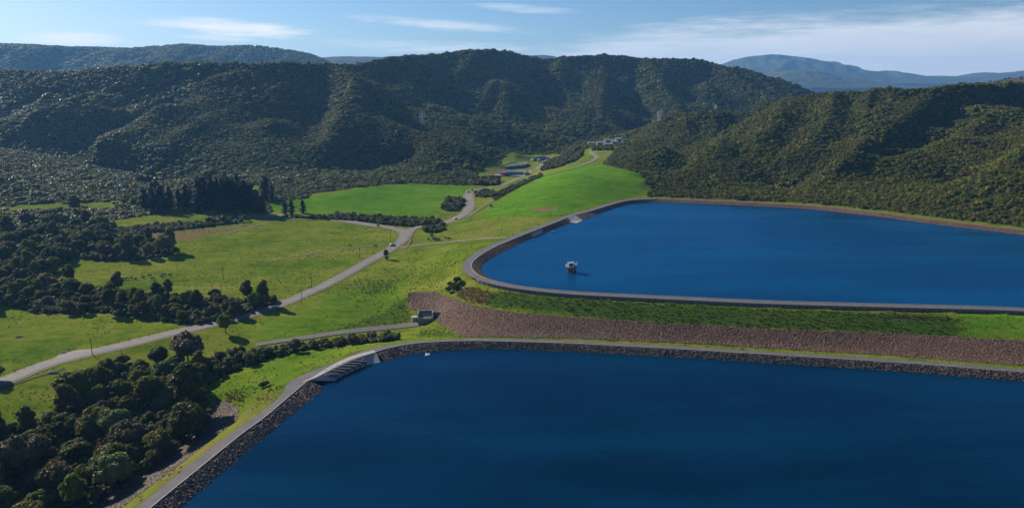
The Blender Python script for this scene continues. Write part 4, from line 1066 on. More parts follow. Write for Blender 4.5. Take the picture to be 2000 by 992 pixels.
for px in ([(500, 674), (590, 660.5), (680, 648), (755, 640), (818, 633)], [(782, 484), (850, 475.5), (920, 468.5), (990, 465)], [(796, 462), (799, 451), (815, 444), (867, 437), (889, 429), (909, 417.6), (918, 404), (916, 389), (914, 380)]):
    k = pldist(np.c_[X, Y], PTL(px)) > 4.2; X, Y, rk_ = X[k], Y[k], rk_[k]
s = r.uniform(.35, .8, len(X)) * (1 + .45 * np.clip(rk_, 0, 1)); s3 = np.stack([s * 1.6, s * 1.6, s * .6], -1)
scatter('tussock_grass', 'rough green tussocks dotted over the pastures and banks', tufts, np.c_[X, Y, Zat(X, Y) - .05], s3, r.uniform(0, 6.28, len(X)), r.integers(0, 4, len(X)))

BX = []
for lst, sp in (([(890, 565), (935, 562), (965, 578), (950, 596), (912, 592), (893, 578)], 1.1), ([(520, 765), (552, 752), (545, 778), (500, 800), (480, 812)], 1.7), ([(440, 765), (480, 762), (475, 785), (440, 782)], 1.5),
                ([(1690, 610), (1860, 618), (1850, 626), (1700, 617)], 1.6), ([(1100, 583), (1500, 602), (1500, 607), (1100, 588)], 2.6), ([(690, 548), (780, 545), (770, 575), (700, 570)], 2.6), ([(1480, 602), (1700, 612), (1700, 617), (1480, 606)], 2.0), ([(1300, 383), (1400, 386), (1490, 391), (1490, 396), (1300, 388)], 2.5)):
    p = polypx(lst); BX.append(poly_pts(p, sp, r))
BX = np.vstack(BX); n = len(BX); s = r.uniform(.6, 1.4, n) * np.where(BX[:, 1] < 250, .38, .8)
scatter('dead_bracken', 'rusty brown dead bracken on the banks', browns, BX, np.stack([s, s, s * .9], -1), r.uniform(0, 6.28, n), r.integers(0, 3, n))

# ------------------------------------------------------------------ trees and shrubs
M_leaf_b2 = mat_leaf('bright_foliage', [(.22, (.085, .135, .028)), (.45, (.120, .175, .034)), (.6, (.16, .19, .065)), (.8, (.20, .23, .08))], .3, .3, .4)
M_leaf_br = mat_leaf('brownish_foliage', [(.22, (.105, .080, .045)), (.5, (.145, .112, .058)), (.8, (.185, .145, .080))], .25, .3, .4)
def bigcrown(seed, R, H, z0, lobes, mat, leaves=7500, leaf=.46, **k): return crown_mesh('crown', seed, R, H, z0, lobes, leaves, leaf, mat, **k)
KINDS = [  # look, crown mesh, trunk mesh, nominal radius
 ('broad domed', bigcrown(1, 4.6, 6.6, 1.2, 17, M_leaf_near), trunk_mesh('trunk', 1, 5.5, .34, 2.6), 4.6),
 ('ragged dark', bigcrown(2, 4.2, 7.6, 1.2, 15, M_leaf_near, lobe_r=(.28, .46)), trunk_mesh('trunk', 2, 6.5, .32, 2.3), 4.2),
 ('low spreading', bigcrown(3, 4.8, 5.2, .8, 16, M_leaf_near, lobe_r=(.30, .44)), trunk_mesh('trunk', 3, 4.2, .3, 2.8), 4.8),
 ('tall narrow', bigcrown(4, 3.3, 8.8, 1.4, 14, M_leaf_near, top=1.1), trunk_mesh('trunk', 4, 7.5, .28, 1.5), 3.3),
 ('bright green', bigcrown(5, 4.0, 6.0, 1.0, 15, M_leaf_b2), trunk_mesh('trunk', 5, 5, .28, 2.2), 4.0),
 ('brownish', bigcrown(6, 4.2, 6.0, 1.0, 15, M_leaf_br), trunk_mesh('trunk', 6, 5, .28, 2.2), 4.2),
]
SHR = [('rounded dark green', crown_mesh('crown', 61, 2.0, 2.9, .1, 9, 1500, .27, M_leaf_bush), 2.0), ('low spreading', crown_mesh('crown', 62, 2.2, 2.3, .1, 10, 1500, .27, M_leaf_bush), 2.2),
       ('bushy upright', crown_mesh('crown', 63, 1.8, 3.6, .1, 9, 1500, .26, M_leaf_bush), 1.8), ('brownish', crown_mesh('crown', 64, 2.0, 2.6, .1, 9, 1400, .27, M_leaf_br), 2.0), ('pale green', crown_mesh('crown', 65, 2.0, 2.7, .1, 9, 1500, .27, M_leaf_b2), 2.0)]
stem_m = trunk_mesh('stem', 9, 1.8, .12, .8, limbs=4)
def darts(poly, rs, ov, r, tries, exist):
    x0, y0 = poly.min(0); x1, y1 = poly.max(0); out = exist
    cell = {}
    for q in out: cell.setdefault((int(q[0] // 8), int(q[1] // 8)), []).append(q)
    new = []
    for _ in range(tries):
        x = r.uniform(x0, x1); y = r.uniform(y0, y1); rad = rs[0] + (rs[1] - rs[0]) * r.random() ** 1.6 * (1 - _ / tries) + (rs[1] - rs[0]) * .0
        cx, cy = int(x // 8), int(y // 8); ok = True
        for a in (-1, 0, 1):
            for b_ in (-1, 0, 1):
                for q in cell.get((cx + a, cy + b_), ()):
                    if (q[0] - x) ** 2 + (q[1] - y) ** 2 < (ov * (rad + q[2])) ** 2: ok = False; break
                if not ok: break
            if not ok: break
        if ok: q = (x, y, rad); cell.setdefault((cx, cy), []).append(q); new.append(q)
    A = np.array(new); m = inpoly(A[:, 0], A[:, 1], poly) & in_view(A[:, 0], A[:, 1], 1.06)
    return A[m]
r = np.random.default_rng(77)
cands = []
for zone, rs, ov, tries in (('grove', (1.8, 7.8), .60, 16000), ('belt', (1.6, 4.4), .58, 16000), ('thicket', (1.9, 5.6), .60, 16000), ('hedgerow', (1.3, 3.0), .6, 5000), ('junction', (1.4, 2.6), .55, 900), ('round', (1.8, 3.6), .55, 900), ('roadside', (1.4, 3.0), .55, 900), ('chain', (1.2, 2.4), .6, 2000), ('upper', (1.6, 3.4), .58, 5000), ('mound', (2.4, 4.4), .55, 2000), ('works', (2.0, 4.0), .55, 1000)):
    A = darts(B_poly[zone], rs, ov, r, tries, [])
    for x, y, rad in A: cands.append((zone, x, y, rad))
zn = np.array([c[0] for c in cands]); CX = np.array([c[1] for c in cands]); CY = np.array([c[2] for c in cands]); CR = np.array([c[3] for c in cands]); CZ = Zat(CX, CY)
def to_px(x, y, z):
    cz = CAM_Z - z; dep = y * math.cos(PITCH) + cz * math.sin(PITCH); up = y * math.sin(PITCH) - cz * math.cos(PITCH)
    return 1000 + F_PX * x / dep, 496 - F_PX * up / dep
PXc, PYc = to_px(CX, CY, CZ)
gully = (zn == 'grove') & ((PXc > 425) | ((PXc > 395) & (PYc < 712)))
CR[gully] = np.clip(CR[gully], 1.5, 3.0)
lowz = (zn == 'thicket') & (PXc > 215) & (PYc < 475); CR[lowz] = np.clip(CR[lowz], 1.3, 2.1)
inframe = (PXc > -40) & (PXc < 2040) & (PYc < 1060)
size = CR / np.hypot(CX, CY) * inframe
istree = (CR >= 2.75) & ~gully & np.isin(zn, ['grove', 'belt', 'thicket'])
order = np.argsort(-size)
tree_idx = [i for i in order if istree[i] and inframe[i]][:270]
shr_idx = [i for i in order if not istree[i] and inframe[i]][:285]
rest = sorted(set(range(len(cands))) - set(tree_idx) - set(shr_idx))
PLACE = {'grove': 'the lakeside grove', 'belt': 'the bush belt between the pastures', 'thicket': 'the thicket behind the cattle',
         'hedgerow': 'in the scrub strip by the branch road', 'junction': 'in the patch beside the road junction', 'round': 'in the round clump at the road bend', 'roadside': 'in the clump right of the road bend',
         'chain': 'in the line along the fence below the mound', 'upper': 'on the scrub bank above the valley road', 'mound': 'in the big clump by the small works', 'works': 'in the clump before the treatment works'}
def where(zone, px, py, gl):
    if gl: return 'in the gully beside the access track, ' + ('near the outlet' if px > 640 else 'halfway along' if px > 520 else 'near the grove')
    b = {'grove': [(-1, 130, 'left'), (130, 290, 'middle'), (290, 9999, 'right')], 'belt': [(-1, 180, 'left'), (180, 360, 'middle'), (360, 9999, 'right')], 'thicket': [(-1, 110, 'left'), (110, 215, 'middle'), (215, 9999, 'right')]}.get(zone)
    v = {'grove': [(0, 760, 'back'), (760, 850, 'centre'), (850, 9999, 'front')], 'belt': [(0, 585, 'back'), (585, 9999, 'front')], 'thicket': [(0, 480, 'back'), (480, 9999, 'front')]}.get(zone)
    if not b: return PLACE[zone]
    h_ = [t for a, c, t in b if a <= px < c] or [b[0][2]]; v_ = [t for a, c, t in v if a <= py < c] or [v[0][2]]
    return 'at the %s %s of %s' % (v_[0], h_[0], PLACE[zone])
def put_tree(kind, x, y, rad, rz, label, group=None, hs=1.0, name='tree', z=None):
    look, cm_, tm_, R0 = kind; s_ = rad / R0
    e = empty(name, (x, y, float(Zat(x, y)) - .05 if z is None else z), rz); u_ = random.uniform(.86, 1.16); e.scale = (s_ * u_, s_ / u_, s_ * hs); tag(e, label, 'tree', group)
    mobj('crown', cm_, e); mobj('trunk', tm_, e); return e
rr = random.Random(4)
for i in tree_idx:
    k = rr.choices(range(6), weights=(30, 22, 16, 10, 10, 14))[0]
    w = where(zn[i], PXc[i], PYc[i], False); look = KINDS[k][0]; big = 'large' if CR[i] > 4.4 else 'medium' if CR[i] > 3.4 else 'small'
    put_tree(KINDS[k], CX[i], CY[i], CR[i], rr.random() * 6.28, '%s %s tree %s' % (big, look, w), 'trees of ' + PLACE[zn[i]], rr.uniform(.95, 1.25))
for i in shr_idx:
    k = rr.choices(range(5), weights=(28, 20, 16, 20, 16))[0]; look, cm_, R0 = SHR[k]
    s_ = CR[i] / R0; e = empty('shrub', (CX[i], CY[i], CZ[i] - .05), rr.random() * 6.28); e.scale = (s_, s_, s_ * rr.uniform(.85, 1.15))
    big = 'large' if CR[i] > 2.3 else 'small'
    tag(e, '%s %s shrub %s' % (big, look, where(zn[i], PXc[i], PYc[i], gully[i])), 'shrub', 'shrubs of ' + ('the gully' if gully[i] else PLACE[zn[i]].replace('in the', 'the').replace('on the', 'the')))
    mobj('crown', cm_, e); mobj('stem', stem_m, e)
ri = np.array(rest); sc = np.stack([CR[ri]] * 2 + [CR[ri] * r.uniform(.9, 1.3, len(ri))], -1)
scatter('scrub', 'smaller scrub filling the thickets and clumps of the valley', mid_meshes, np.c_[CX[ri], CY[ri], CZ[ri]], sc, r.uniform(0, 6.28, len(ri)), r.integers(0, 5, len(ri)))
# low undergrowth inside the bush zones
UX = []
for zone in ('grove', 'belt', 'thicket'):
    p = B_poly[zone]; q = poly_pts(p, 3.0, r); UX.append(q)
UX = np.vstack(UX); s = r.uniform(1.0, 1.9, len(UX))
scatter('undergrowth', 'low undergrowth under the valley trees', mid_meshes, UX, np.stack([s, s, s * .8], -1), r.uniform(0, 6.28, len(UX)), r.integers(0, 5, len(UX)))


# pines -------------------------------------------------------------
PINES = [('pine', pine_crown('crown', 40 + k, 5.4, 22, 3.0, 15, 9000, .50, M_leaf_pine, (.42, .34, .52)[k]), trunk_mesh('trunk', 40 + k, 22, .42, 2.0, limbs=6), 4.3) for k in range(3)]
pine_sp = [(283, 412, 21), (300, 411, 25), (318, 413, 26), (333, 411, 22), (350, 409, 19), (366, 409, 23), (380, 410, 27), (392, 413, 29), (402, 411, 31), (415, 413, 31), (426, 411, 29), (438, 413, 30), (449, 412, 30), (459, 414, 28), (470, 412, 29), (480, 415, 27), (491, 414, 26), (502, 416, 22), (514, 417, 18), (520, 393, 21), (532, 391, 15), (443, 407, 30), (408, 406, 30), (385, 404, 27), (466, 406, 29), (310, 407, 24)]
def pine_where(x): return 'at the left end of' if x < 340 else 'at the right end of' if x > 485 else 'in the middle of'
for k, (a, b, h) in enumerate(pine_sp):
    p = PT(a, b); h *= p[1] / 640 ; s_ = h / 25.5
    e = empty('pine_tree', (p[0], p[1], p[2] - .2), rr.random() * 6.28); e.scale = (s_ * rr.uniform(.85, 1.35), s_ * rr.uniform(.85, 1.35), s_ * rr.uniform(.88, 1.06))
    tag(e, ('%s dark pine tree %s the pine stand behind the car park' % ('tall' if h > 24 else 'shorter', pine_where(a))) if a < 515 or b > 400 else ['', 'large dark pine tree standing apart right of the pine stand', 'smaller dark pine tree touching the lone large pine'][1 if a == 520 else 2], 'tree', 'dark pine stand behind the car park')
    mobj('crown', PINES[k % 3][1], e); mobj('trunk', PINES[k % 3][2], e)
small_p = pine_crown('crown', 50, 2.7, 9.2, .8, 9, 3200, .34, M_leaf_pine, .45); small_t = trunk_mesh('trunk', 50, 8, .2, 1, limbs=3)
for a, b, h, lab in ((557, 418, 10.5, 'left of the two touching small pines by the branch road'), (570, 418, 11, 'right of the two touching small pines by the branch road'), (592, 416, 10.5, 'single small dark pine beside the branch road')):
    p = PT(a, b); e = empty('pine_tree', p); e.scale = (h / 9.5, h / 9.5, h / 9.5); tag(e, lab, 'tree', 'small pines on the branch road'); mobj('crown', small_p, e); mobj('trunk', small_t, e)
# single trees
p = PT(441, 650); put_tree(KINDS[0], p[0], p[1], 3.5, 1.0, 'lone round dark tree on the grass beside the valley road', hs=1.45)
p = PT(754, 506); put_tree(KINDS[3], p[0], p[1], 2.0, 2.0, 'small narrow tree on the roadside below the junction', hs=1.05)
p = PT(-6, 742); put_tree(KINDS[0], p[0], p[1], 3.6, 2.0, 'dark tree cut by the left frame edge beside the valley road')
p = PT(148, 419); put_tree(KINDS[3], p[0], p[1], 6.0, 0, 'tall olive brown tree rising over the thicket beside a green patch', hs=.9)
p = PT(55, 440); put_tree(KINDS[5], p[0], p[1], 6.2, 0, 'wide brownish tree above the left end of the thicket')
for a, b, rad, lab in ((92, 416, 1.7, 'leftmost of the four little shrubs on the far green patch'), (98, 416, 1.5, 'second from left of the four little shrubs on the far green patch'), (106, 415, 2.0, 'third from left of the four little shrubs on the far green patch'), (118, 414, 3.0, 'largest of the four little shrubs on the far green patch'),
                       (223, 401, 2.0, 'left one of two shrubs on the bright far patch'), (230, 401, 2.0, 'right one of two shrubs on the bright far patch'), (243, 400, 3.6, 'broad shrub on the bright far patch'), (262, 400, 4, 'broad shrub at the right edge of the bright far patch'),
                       (408, 436, 3.2, 'large shrub beside the parked cars'), (420, 436, 2.2, 'shrub below the parked cars'), (435, 435, 3.4, 'broad shrub below the middle of the parked cars'), (448, 434, 2.8, 'rounded shrub below the right parked cars'), (462, 433, 1.8, 'reddish little shrub beside the car park'), (478, 432, 2.6, 'tallest shrub at the right end of the car park'), (486, 432, 1.5, 'smallest shrub at the right end of the car park'),
                       (512, 757, 1.3, 'left one of two dark shrubs on the bank above the lower crest road'), (519, 754, 1.4, 'right one of two dark shrubs on the bank above the lower crest road'),
                       (843, 463, 1.7, 'pale shrub standing in the grass right of the junction'), (755, 507, 1.6, 'low brown shrub at the foot of the roadside tree'), (882, 563, 2.6, 'dark brown shrub on the bank left of the bracken'), (892, 553, 2.2, 'dark shrub near the curve of the upper crest road'), (876, 571, 2.0, 'lowest dark shrub on the bank beside the bracken'), (889, 567, 2.2, 'dark shrub between bracken and rock face'),
                       (959, 405, 1.6, 'little shrub on the earth track below the mound'), (738, 443, 1.2, 'tiny shrub on the verge of the branch road'), (772, 444, 1.4, 'small shrub on the verge left of the junction')):
    p = PT(a, b); k = 2 if 'tallest' in lab else 3 if ('brown' in lab or 'reddish' in lab) else 4 if 'pale' in lab else 0
    s_ = rad / SHR[k][2]; e = empty('shrub', (p[0], p[1], p[2] - .05), rr.random() * 6.28); e.scale = (s_, s_, s_); tag(e, lab, 'shrub', 'single shrubs of the valley'); mobj('crown', SHR[k][1], e); mobj('stem', stem_m, e)

# ------------------------------------------------------------------ crest wall of the dam
kw = [i for i in range(len(U_out_r)) if U_out_r[i, 0] > PZ(929, 547, ZC2)[0] and U_out_r[i, 1] < 420 and U_out_r[i, 0] < 285]
WL = resample(U_out_r[kw][::-1], .5); WL[:, :2] = offset(WL, 0)[:, :2]
dW = np.r_[0, np.cumsum(np.linalg.norm(np.diff(WL[:, :2], axis=0), axis=1))]
wall = empty('crest_wall', (0, 0, 0)); tag(wall, 'long low grey panelled wall edging the upper crest road', 'wall')
sw = 1.0 if not inpoly(*[np.array([q]) for q in offset(WL, 1.0)[len(WL) // 2]], U_out_r[:, :2])[0] else -1.0
loft('dark_backing', [np.c_[offset(WL, sw * .05), np.full(len(WL), ZC2 + .12)], np.c_[offset(WL, sw * .28), np.full(len(WL), ZC2 + .12)], np.c_[offset(WL, sw * .28), np.full(len(WL), ZC2 - 1.9)]], M_conc_d, False, kind=None, parent=wall)  # backing strip behind the panels; shade of the recessed gaps is its dark colour
npan = min(98, int(dW[-1] / 3.35)); pan = None
for k in range(npan):
    t = (k + .5) * 3.35; x = np.interp(t, dW, WL[:, 0]); y = np.interp(t, dW, WL[:, 1]); x2 = np.interp(t + 1, dW, WL[:, 0]); y2 = np.interp(t + 1, dW, WL[:, 1])
    a = math.atan2(y2 - y, x2 - x)
    if pan is None:
        b = MB(); b.box((0, 0, 0), (3.02, .30, 1.62)); b.box((0, 0, .84), (3.12, .42, .10)); b.box((-1.4, 0, 0), (.16, .40, 1.60)); b.box((1.4, 0, 0), (.16, .40, 1.60))
        pan = b.mesh('wall_panel', paint('wall_concrete', (.20, .185, .175), .9, .25, .35))
    o = mobj('wall_panel', pan, wall, (x - math.sin(a) * sw * .42, y + math.cos(a) * sw * .42, ZC2 - .58)); o.rotation_euler = (0, 0, a)

# ------------------------------------------------------------------ intake tower in the upper reservoir
p = PZ(1116, 531, 10.0)
tw = empty('intake_tower', (p[0], p[1], 10.0), math.radians(12)); tag(tw, 'small concrete intake tower with white railings standing in the upper reservoir', 'intake tower')
b = MB(); b.bar((0, 0, -5), (0, 0, 2.6), 2.35, 2.25, 8); b.build('shaft', paint('tower_concrete', (.13, .095, .07), .9, .3, .8), tw)
for k in range(8):
    a = k * math.pi / 4 + math.pi / 8; MB().box((math.cos(a) * 2.25, math.sin(a) * 2.25, .4), (.34, .5, 4.3), a).build('buttress', M_conc_d, tw)
b = MB(); b.bar((0, 0, 2.6), (0, 0, 2.95), 3.2, 3.3, 8); b.build('deck', M_conc_d, tw)
rail = MB()
for k in range(8):
    a0, a1 = k * math.pi / 4, (k + 1) * math.pi / 4; P0 = (math.cos(a0) * 3.2, math.sin(a0) * 3.2); P1 = (math.cos(a1) * 3.2, math.sin(a1) * 3.2)
    rail.bar((*P0, 2.9), (*P0, 4.1), .07)
    for h in (3.5, 4.1): rail.bar((*P0, h), (*P1, h), .06)
rail.build('railing', M_white, tw)
b = MB(); b.box((-.5, .2, 3.9), (2.6, 2.2, 1.9)); b.build('cabin', paint('cabin_paint', (.20, .15, .10), .6, .15, 1), tw)
b = MB(); b.prism([(-2.2, 4.9), (1.2, 5.25), (1.2, 5.4), (-2.2, 5.05)], 3.0); ro = b.build('roof', M_steel, tw)
MB().box((-.5, -.93, 3.75), (.8, .06, 1.5)).build('door', M_dark, tw)
b = MB(); b.box((1.9, .4, 3.5), (1.2, 1.6, 1.1)); b.box((1.9, .4, 4.1), (1.35, 1.75, .1)); b.build('valve_housing', M_steel, tw)
b = MB()
for s_ in (-.25, .25): b.bar((s_, -2.45, -1.5), (s_, -3.3, 3.0), .05)
for k in range(9): b.bar((-.25, -2.5 - k * .09, -1 + k * .45), (.25, -2.5 - k * .09, -1 + k * .45), .035)
b.build('ladder', M_steel, tw)
b = MB(); b.bar((2.6, -1.4, 2.9), (2.6, -1.4, 5.7), .06); b.sphere((2.6, -1.4, 5.75), .22); b.build('lamp_post', M_white, tw)

# ------------------------------------------------------------------ ramp fins
for k, (a, c) in enumerate((((642, 732), (662.5, 735)), ((635, 724.5), (673.5, 729.8)), ((647, 720), (685, 725)), ((658, 715), (696, 720)), ((669, 710.5), (706, 715.5)), ((680, 705.5), (717, 711)))):
    A = PZ(*a, 1.9); B_ = PZ(*c, .35); d = B_[:2] - A[:2]; L = float(np.hypot(*d)); ang = math.atan2(d[1], d[0])
    o = MB().prism([(0, -.2), (0, .95), (L * .25, .85), (L, .25), (L, -2.6), (L * .5, -2.0)], .55).build('fin_wall', M_conc_d, None, (A[0], A[1], 1.35)); o.rotation_euler = (0, 0, ang)
    tag(o, ('nearest', 'second nearest', 'third nearest', 'third farthest', 'second farthest', 'farthest')[k] + ' of the six slanting concrete fins on the ramp', 'fin wall', 'slanting concrete fins on the ramp')
for a, c, lab in (((634, 735.5), (641, 732), 'short angled concrete wing at the near end of the fins'), ((705, 705), (712, 702), 'short angled concrete wing at the far end of the fins')):
    A = PZ(*a, 1.4); B_ = PZ(*c, 1.4); d = B_[:2] - A[:2]; L = float(np.hypot(*d)); o = MB().prism([(0, -1), (0, .5), (L, .8), (L, -1)], .5).build('wing_wall', M_conc_d, None, (A[0], A[1], 1.3)); o.rotation_euler = (0, 0, math.atan2(d[1], d[0])); tag(o, lab, 'wing wall')
# concrete steps of the upper lake slipways
def slipway(px, label):
    P = np.array([PZ(a, b_, z) for a, b_, z in px]); P[:, 2] += .16
    n = len(P); b = MB(); top = [b.bm.verts.new(q) for q in P]; bot = [b.bm.verts.new(q - np.array([0, 0, 1.2])) for q in P]
    b.bm.faces.new(top); b.bm.faces.new(bot[::-1])
    for i in range(n): b.bm.faces.new((top[(i + 1) % n], top[i], bot[i], bot[(i + 1) % n]))
    tag(b.build('slipway', M_conc), label, 'slipway')
slipway([(1039, 457, 12.2), (1058, 447, 12.2), (1061, 455, 10.0), (1042, 463.5, 10.0)], 'nearer pale concrete slipway on the left bank of the upper reservoir')
slipway([(1110, 425, 12.2), (1124, 421.5, 12.2), (1138, 430.5, 10.0), (1126, 436.5, 10.0), (1112, 434, 10.4)], 'farther pale concrete slipway on the left bank of the upper reservoir')

# ------------------------------------------------------------------ outlet structure at the foot of the dam
p = PT(831, 630); os_ = empty('outlet_structure', (p[0], p[1], p[2] - .3), math.radians(8)); tag(os_, 'concrete outlet structure with sloping wing walls at the foot of the dam', 'outlet structure')
MC = paint('outlet_concrete', (.24, .23, .21), .9, .3, .6)
b = MB(); b.box((-.3, -1.2, 1.4), (6.6, .6, 2.9)); b.build('front_wall', MC, os_)
for sx, nm in ((-3.3, 'wing_wall'), (3.6, 'wing_wall')):
    b = MB(); M_ = Matrix.Translation((sx, 0, 0)) @ Matrix.Rotation(math.pi / 2, 4, 'Z'); b.prism([(-1.4, 0), (-1.4, 3.0), (1.5, 4.6), (5.0, 4.9), (5.0, 1.5), (2, 0)], .55, M_); b.build(nm, MC, os_)
b = MB(); b.box((.15, 5.0, 3.2), (7.2, .55, 3.6)); b.build('back_wall', MC, os_)
MB().box((.15, 2.0, .25), (6.4, 5.6, .5)).build('floor_slab', M_dark, os_)
b = MB(); b.box((.15, .6, 2.95), (6.6, .5, .35)); b.box((.15, 3.0, 3.6), (6.6, .5, .35)); b.build('cross_beam', M_conc, os_)
b = MB(); b.prism([(3.9, 0), (8.0, 2.4), (8.0, 4.2), (3.9, 4.7)], .5, Matrix.Translation((0, 3.4, 0))); b.build('wing_wall', MC, os_)
p2 = PT(810, 627); ch = empty('valve_chamber', (p2[0], p2[1], p2[2] - .3)); tag(ch, 'squat pale concrete valve chamber left of the outlet structure', 'valve chamber')
b = MB(); b.bar((0, 0, 0), (0, 0, 2.5), 1.7, 1.6, 10); b.build('chamber_wall', M_conc, ch); b = MB(); b.bar((0, 0, 2.5), (0, 0, 2.65), 1.75, 1.75, 10); b.build('lid', M_conc, ch); MB().box((.3, -.2, 2.75), (.8, .7, .2)).build('hatch', M_white, ch)

# ------------------------------------------------------------------ poles
def pole(px, py, h, label, arm=True, group='timber power poles along the valley road', name='power_pole'):
    p = PT(px, py); e = empty(name, (p[0], p[1], p[2] - .2), rr.uniform(-.4, .4)); tag(e, label, 'pole', group)
    MB().bar((0, 0, 0), (0, 0, h), .17, .12, 8).build('shaft', M_wood, e)
    if arm:
        MB().box((0, 0, h - .6), (2.3, .14, .16)).build('crossarm', M_wood, e)
        b = MB()
        for x in (-1.0, -.35, .4, 1.0): b.bar((x, 0, h - .52), (x, 0, h - .28), .06, .04, 6)
        b.build('insulators', M_white, e)
for a in ((590, 596, 9.5, 'nearest roadside power pole, throwing a long shadow down the grass'), (609, 563, 9.0, 'power pole on the far verge just past the nearest roadside pole'), (703, 509, 8.5, 'thin power pole in the pasture left of the valley road'), (763, 472, 9.5, 'tall power pole beside the road junction'),
          (522, 570, 7.0, 'power pole at the right end of the bush belt'), (180.5, 693, 8.0, 'power pole in front of the valley road at the lower left'), (1008, 353, 9, 'power pole beside the small works'), (948, 391, 9, 'power pole right of the road bend'), (842, 436, 8, 'power pole behind the scrub by the branch road'), (436, 545, 7.5, 'faint power pole in the middle of the cattle pasture')):
    pole(*a)
pole(820, 640, 4.8, 'short post in front of the outlet structure', False, None, 'post'); pole(238, 693, 2.6, 'short post on the near verge by the grove', False, None, 'post'); pole(135, 686, 1.6, 'gate post at the lay-by', False, None, 'post')

# ------------------------------------------------------------------ pylons
M_pyl = paint('pylon_zinc', (.42, .43, .43), .7, .1, 1)
def pylon(px, py, h, label, D=None):
    p = PT(px, py); e = empty('pylon', (p[0], p[1], p[2] - .5), math.radians(20)); tag(e, label, 'pylon', 'steel lattice pylons')
    w = h * .11
    b = MB(); nb = 7
    def wd(f): return w * (1 - f) ** 1.0 + .28
    for sx, sy in ((1, 1), (1, -1), (-1, 1), (-1, -1)): b.bar((sx * wd(0), sy * wd(0), 0), (sx * wd(.92), sy * wd(.92), h * .95), .18, .12, 4)
    for k in range(nb):
        f0, f1 = k / nb * .92, (k + 1) / nb * .92; a0, a1 = wd(f0), wd(f1)
        for q0, q1 in (((1, 1), (-1, 1)), ((-1, 1), (-1, -1)), ((-1, -1), (1, -1)), ((1, -1), (1, 1))):
            b.bar((q0[0] * a0, q0[1] * a0, h * f0), (q1[0] * a1, q1[1] * a1, h * f1), .07, .07, 4); b.bar((q1[0] * a0, q1[1] * a0, h * f0), (q0[0] * a1, q0[1] * a1, h * f1), .07, .07, 4)
    b.build('tower', M_pyl, e)
    for z in (.66, .80, .94):
        b = MB(); L = h * .17
        for s_ in (-1, 1): b.bar((0, 0, h * z + .9), (s_ * L, 0, h * z), .16, .12, 4); b.bar((0, 0, h * z - .3), (s_ * L, 0, h * z), .16, .12, 4)
        arm = b.build('crossarm', M_pyl, e)
        b = MB()
        for s_ in (-1, 1): b.bar((s_ * L, 0, h * z), (s_ * L, 0, h * z - 2.4), .28, .28, 6)
        b.build('insulators', M_white, arm)
pylon(236, 389, 27, 'nearest pylon, with white insulators, before the left slope'); pylon(825, 244, 22, 'pale pylon on the spur in the middle of the hills'); pylon(1287, 240, 19, 'pylon above the treatment works on the right hill crest'); pylon(1397, 216, 13, 'small distant pylon on the skyline of the right hill')

# ------------------------------------------------------------------ cars
CARP = {}
def car(px, py, rz, col, label, van=False, group=None):
    if col not in CARP:
        cs = {'white': (.75, .75, .74), 'blue': (.03, .12, .38), 'red': (.42, .03, .025), 'orange': (.55, .12, .04), 'dark': (.03, .032, .04), 'silver': (.42, .43, .45)}
        mat = paint('car_paint_' + col, cs[col], .3, .03, 1)
        b = MB(); b.prism([(-2.15, .35), (-2.2, .85), (-1.9, .98), (1.05, 1.0), (2.1, .82), (2.15, .35)], 1.74); body = b.mesh('body', mat)
        b = MB(); b.prism([(-1.75, .98), (-1.35, 1.46), (.35, 1.48), (1.05, .99)], 1.55); cabin = b.mesh('cabin', mat)
        b = MB(); b.prism([(-1.62, 1.02), (-1.30, 1.39), (.32, 1.41), (.92, 1.02)], 1.58); glass = b.mesh('windows', M_glass)
        b = MB(); b.bar((0, -.11, 0), (0, .11, 0), .33, .33, 14); wh = b.mesh('wheel', M_rubber)
        b = MB(); b.bar((0, -.12, 0), (0, .12, 0), .19, .19, 10); rim = b.mesh('rim', M_steel)
        CARP[col] = (body, cabin, glass, wh, rim)
    body, cabin, glass, wh, rim = CARP[col]; p = PT(px, py)
    e = empty('car', (p[0], p[1], p[2] + .26), rz); tag(e, label, 'car', group)
    mobj('body', body, e); cb = mobj('cabin', cabin, e); mobj('windows', glass, cb)
    for x in (-1.35, 1.35):
        for y in (-.82, .82):
            w = mobj('wheel', wh, e, (x, y, .33)); mobj('rim', rim, w)
    MB().box((2.14, .6, .66), (.06, .35, .16)).build('headlight', M_white, e); MB().box((2.14, -.6, .66), (.06, .35, .16)).build('headlight', M_white, e)
g = 'cars parked below the pines'
car(889, 429, 1.0, 'white', 'white car driving up the valley road near the bend'); car(915, 376.5, .3, 'silver', 'silver car left of two on the far side of the road bend'); car(922, 373, 1.9, 'dark', 'dark car right of two on the far side of the road bend')
for a in ((417, 428, .2, 'blue', 'blue car parked at the left end of the car park'), (426, 426, 1.4, 'orange', 'orange car parked between a blue and a white car'), (434, 424, 1.5, 'white', 'white car parked in the middle of the car park'), (452, 426, 1.4, 'red', 'red car parked right of the white one'), (460, 425, 1.5, 'dark', 'dark car parked beside the red one'), (470, 425, 1.4, 'silver', 'silver car parked near the right end of the car park')): car(*a, group=g)
car(766, 480, .9, 'silver', 'silver car pulled up on the verge below the junction')

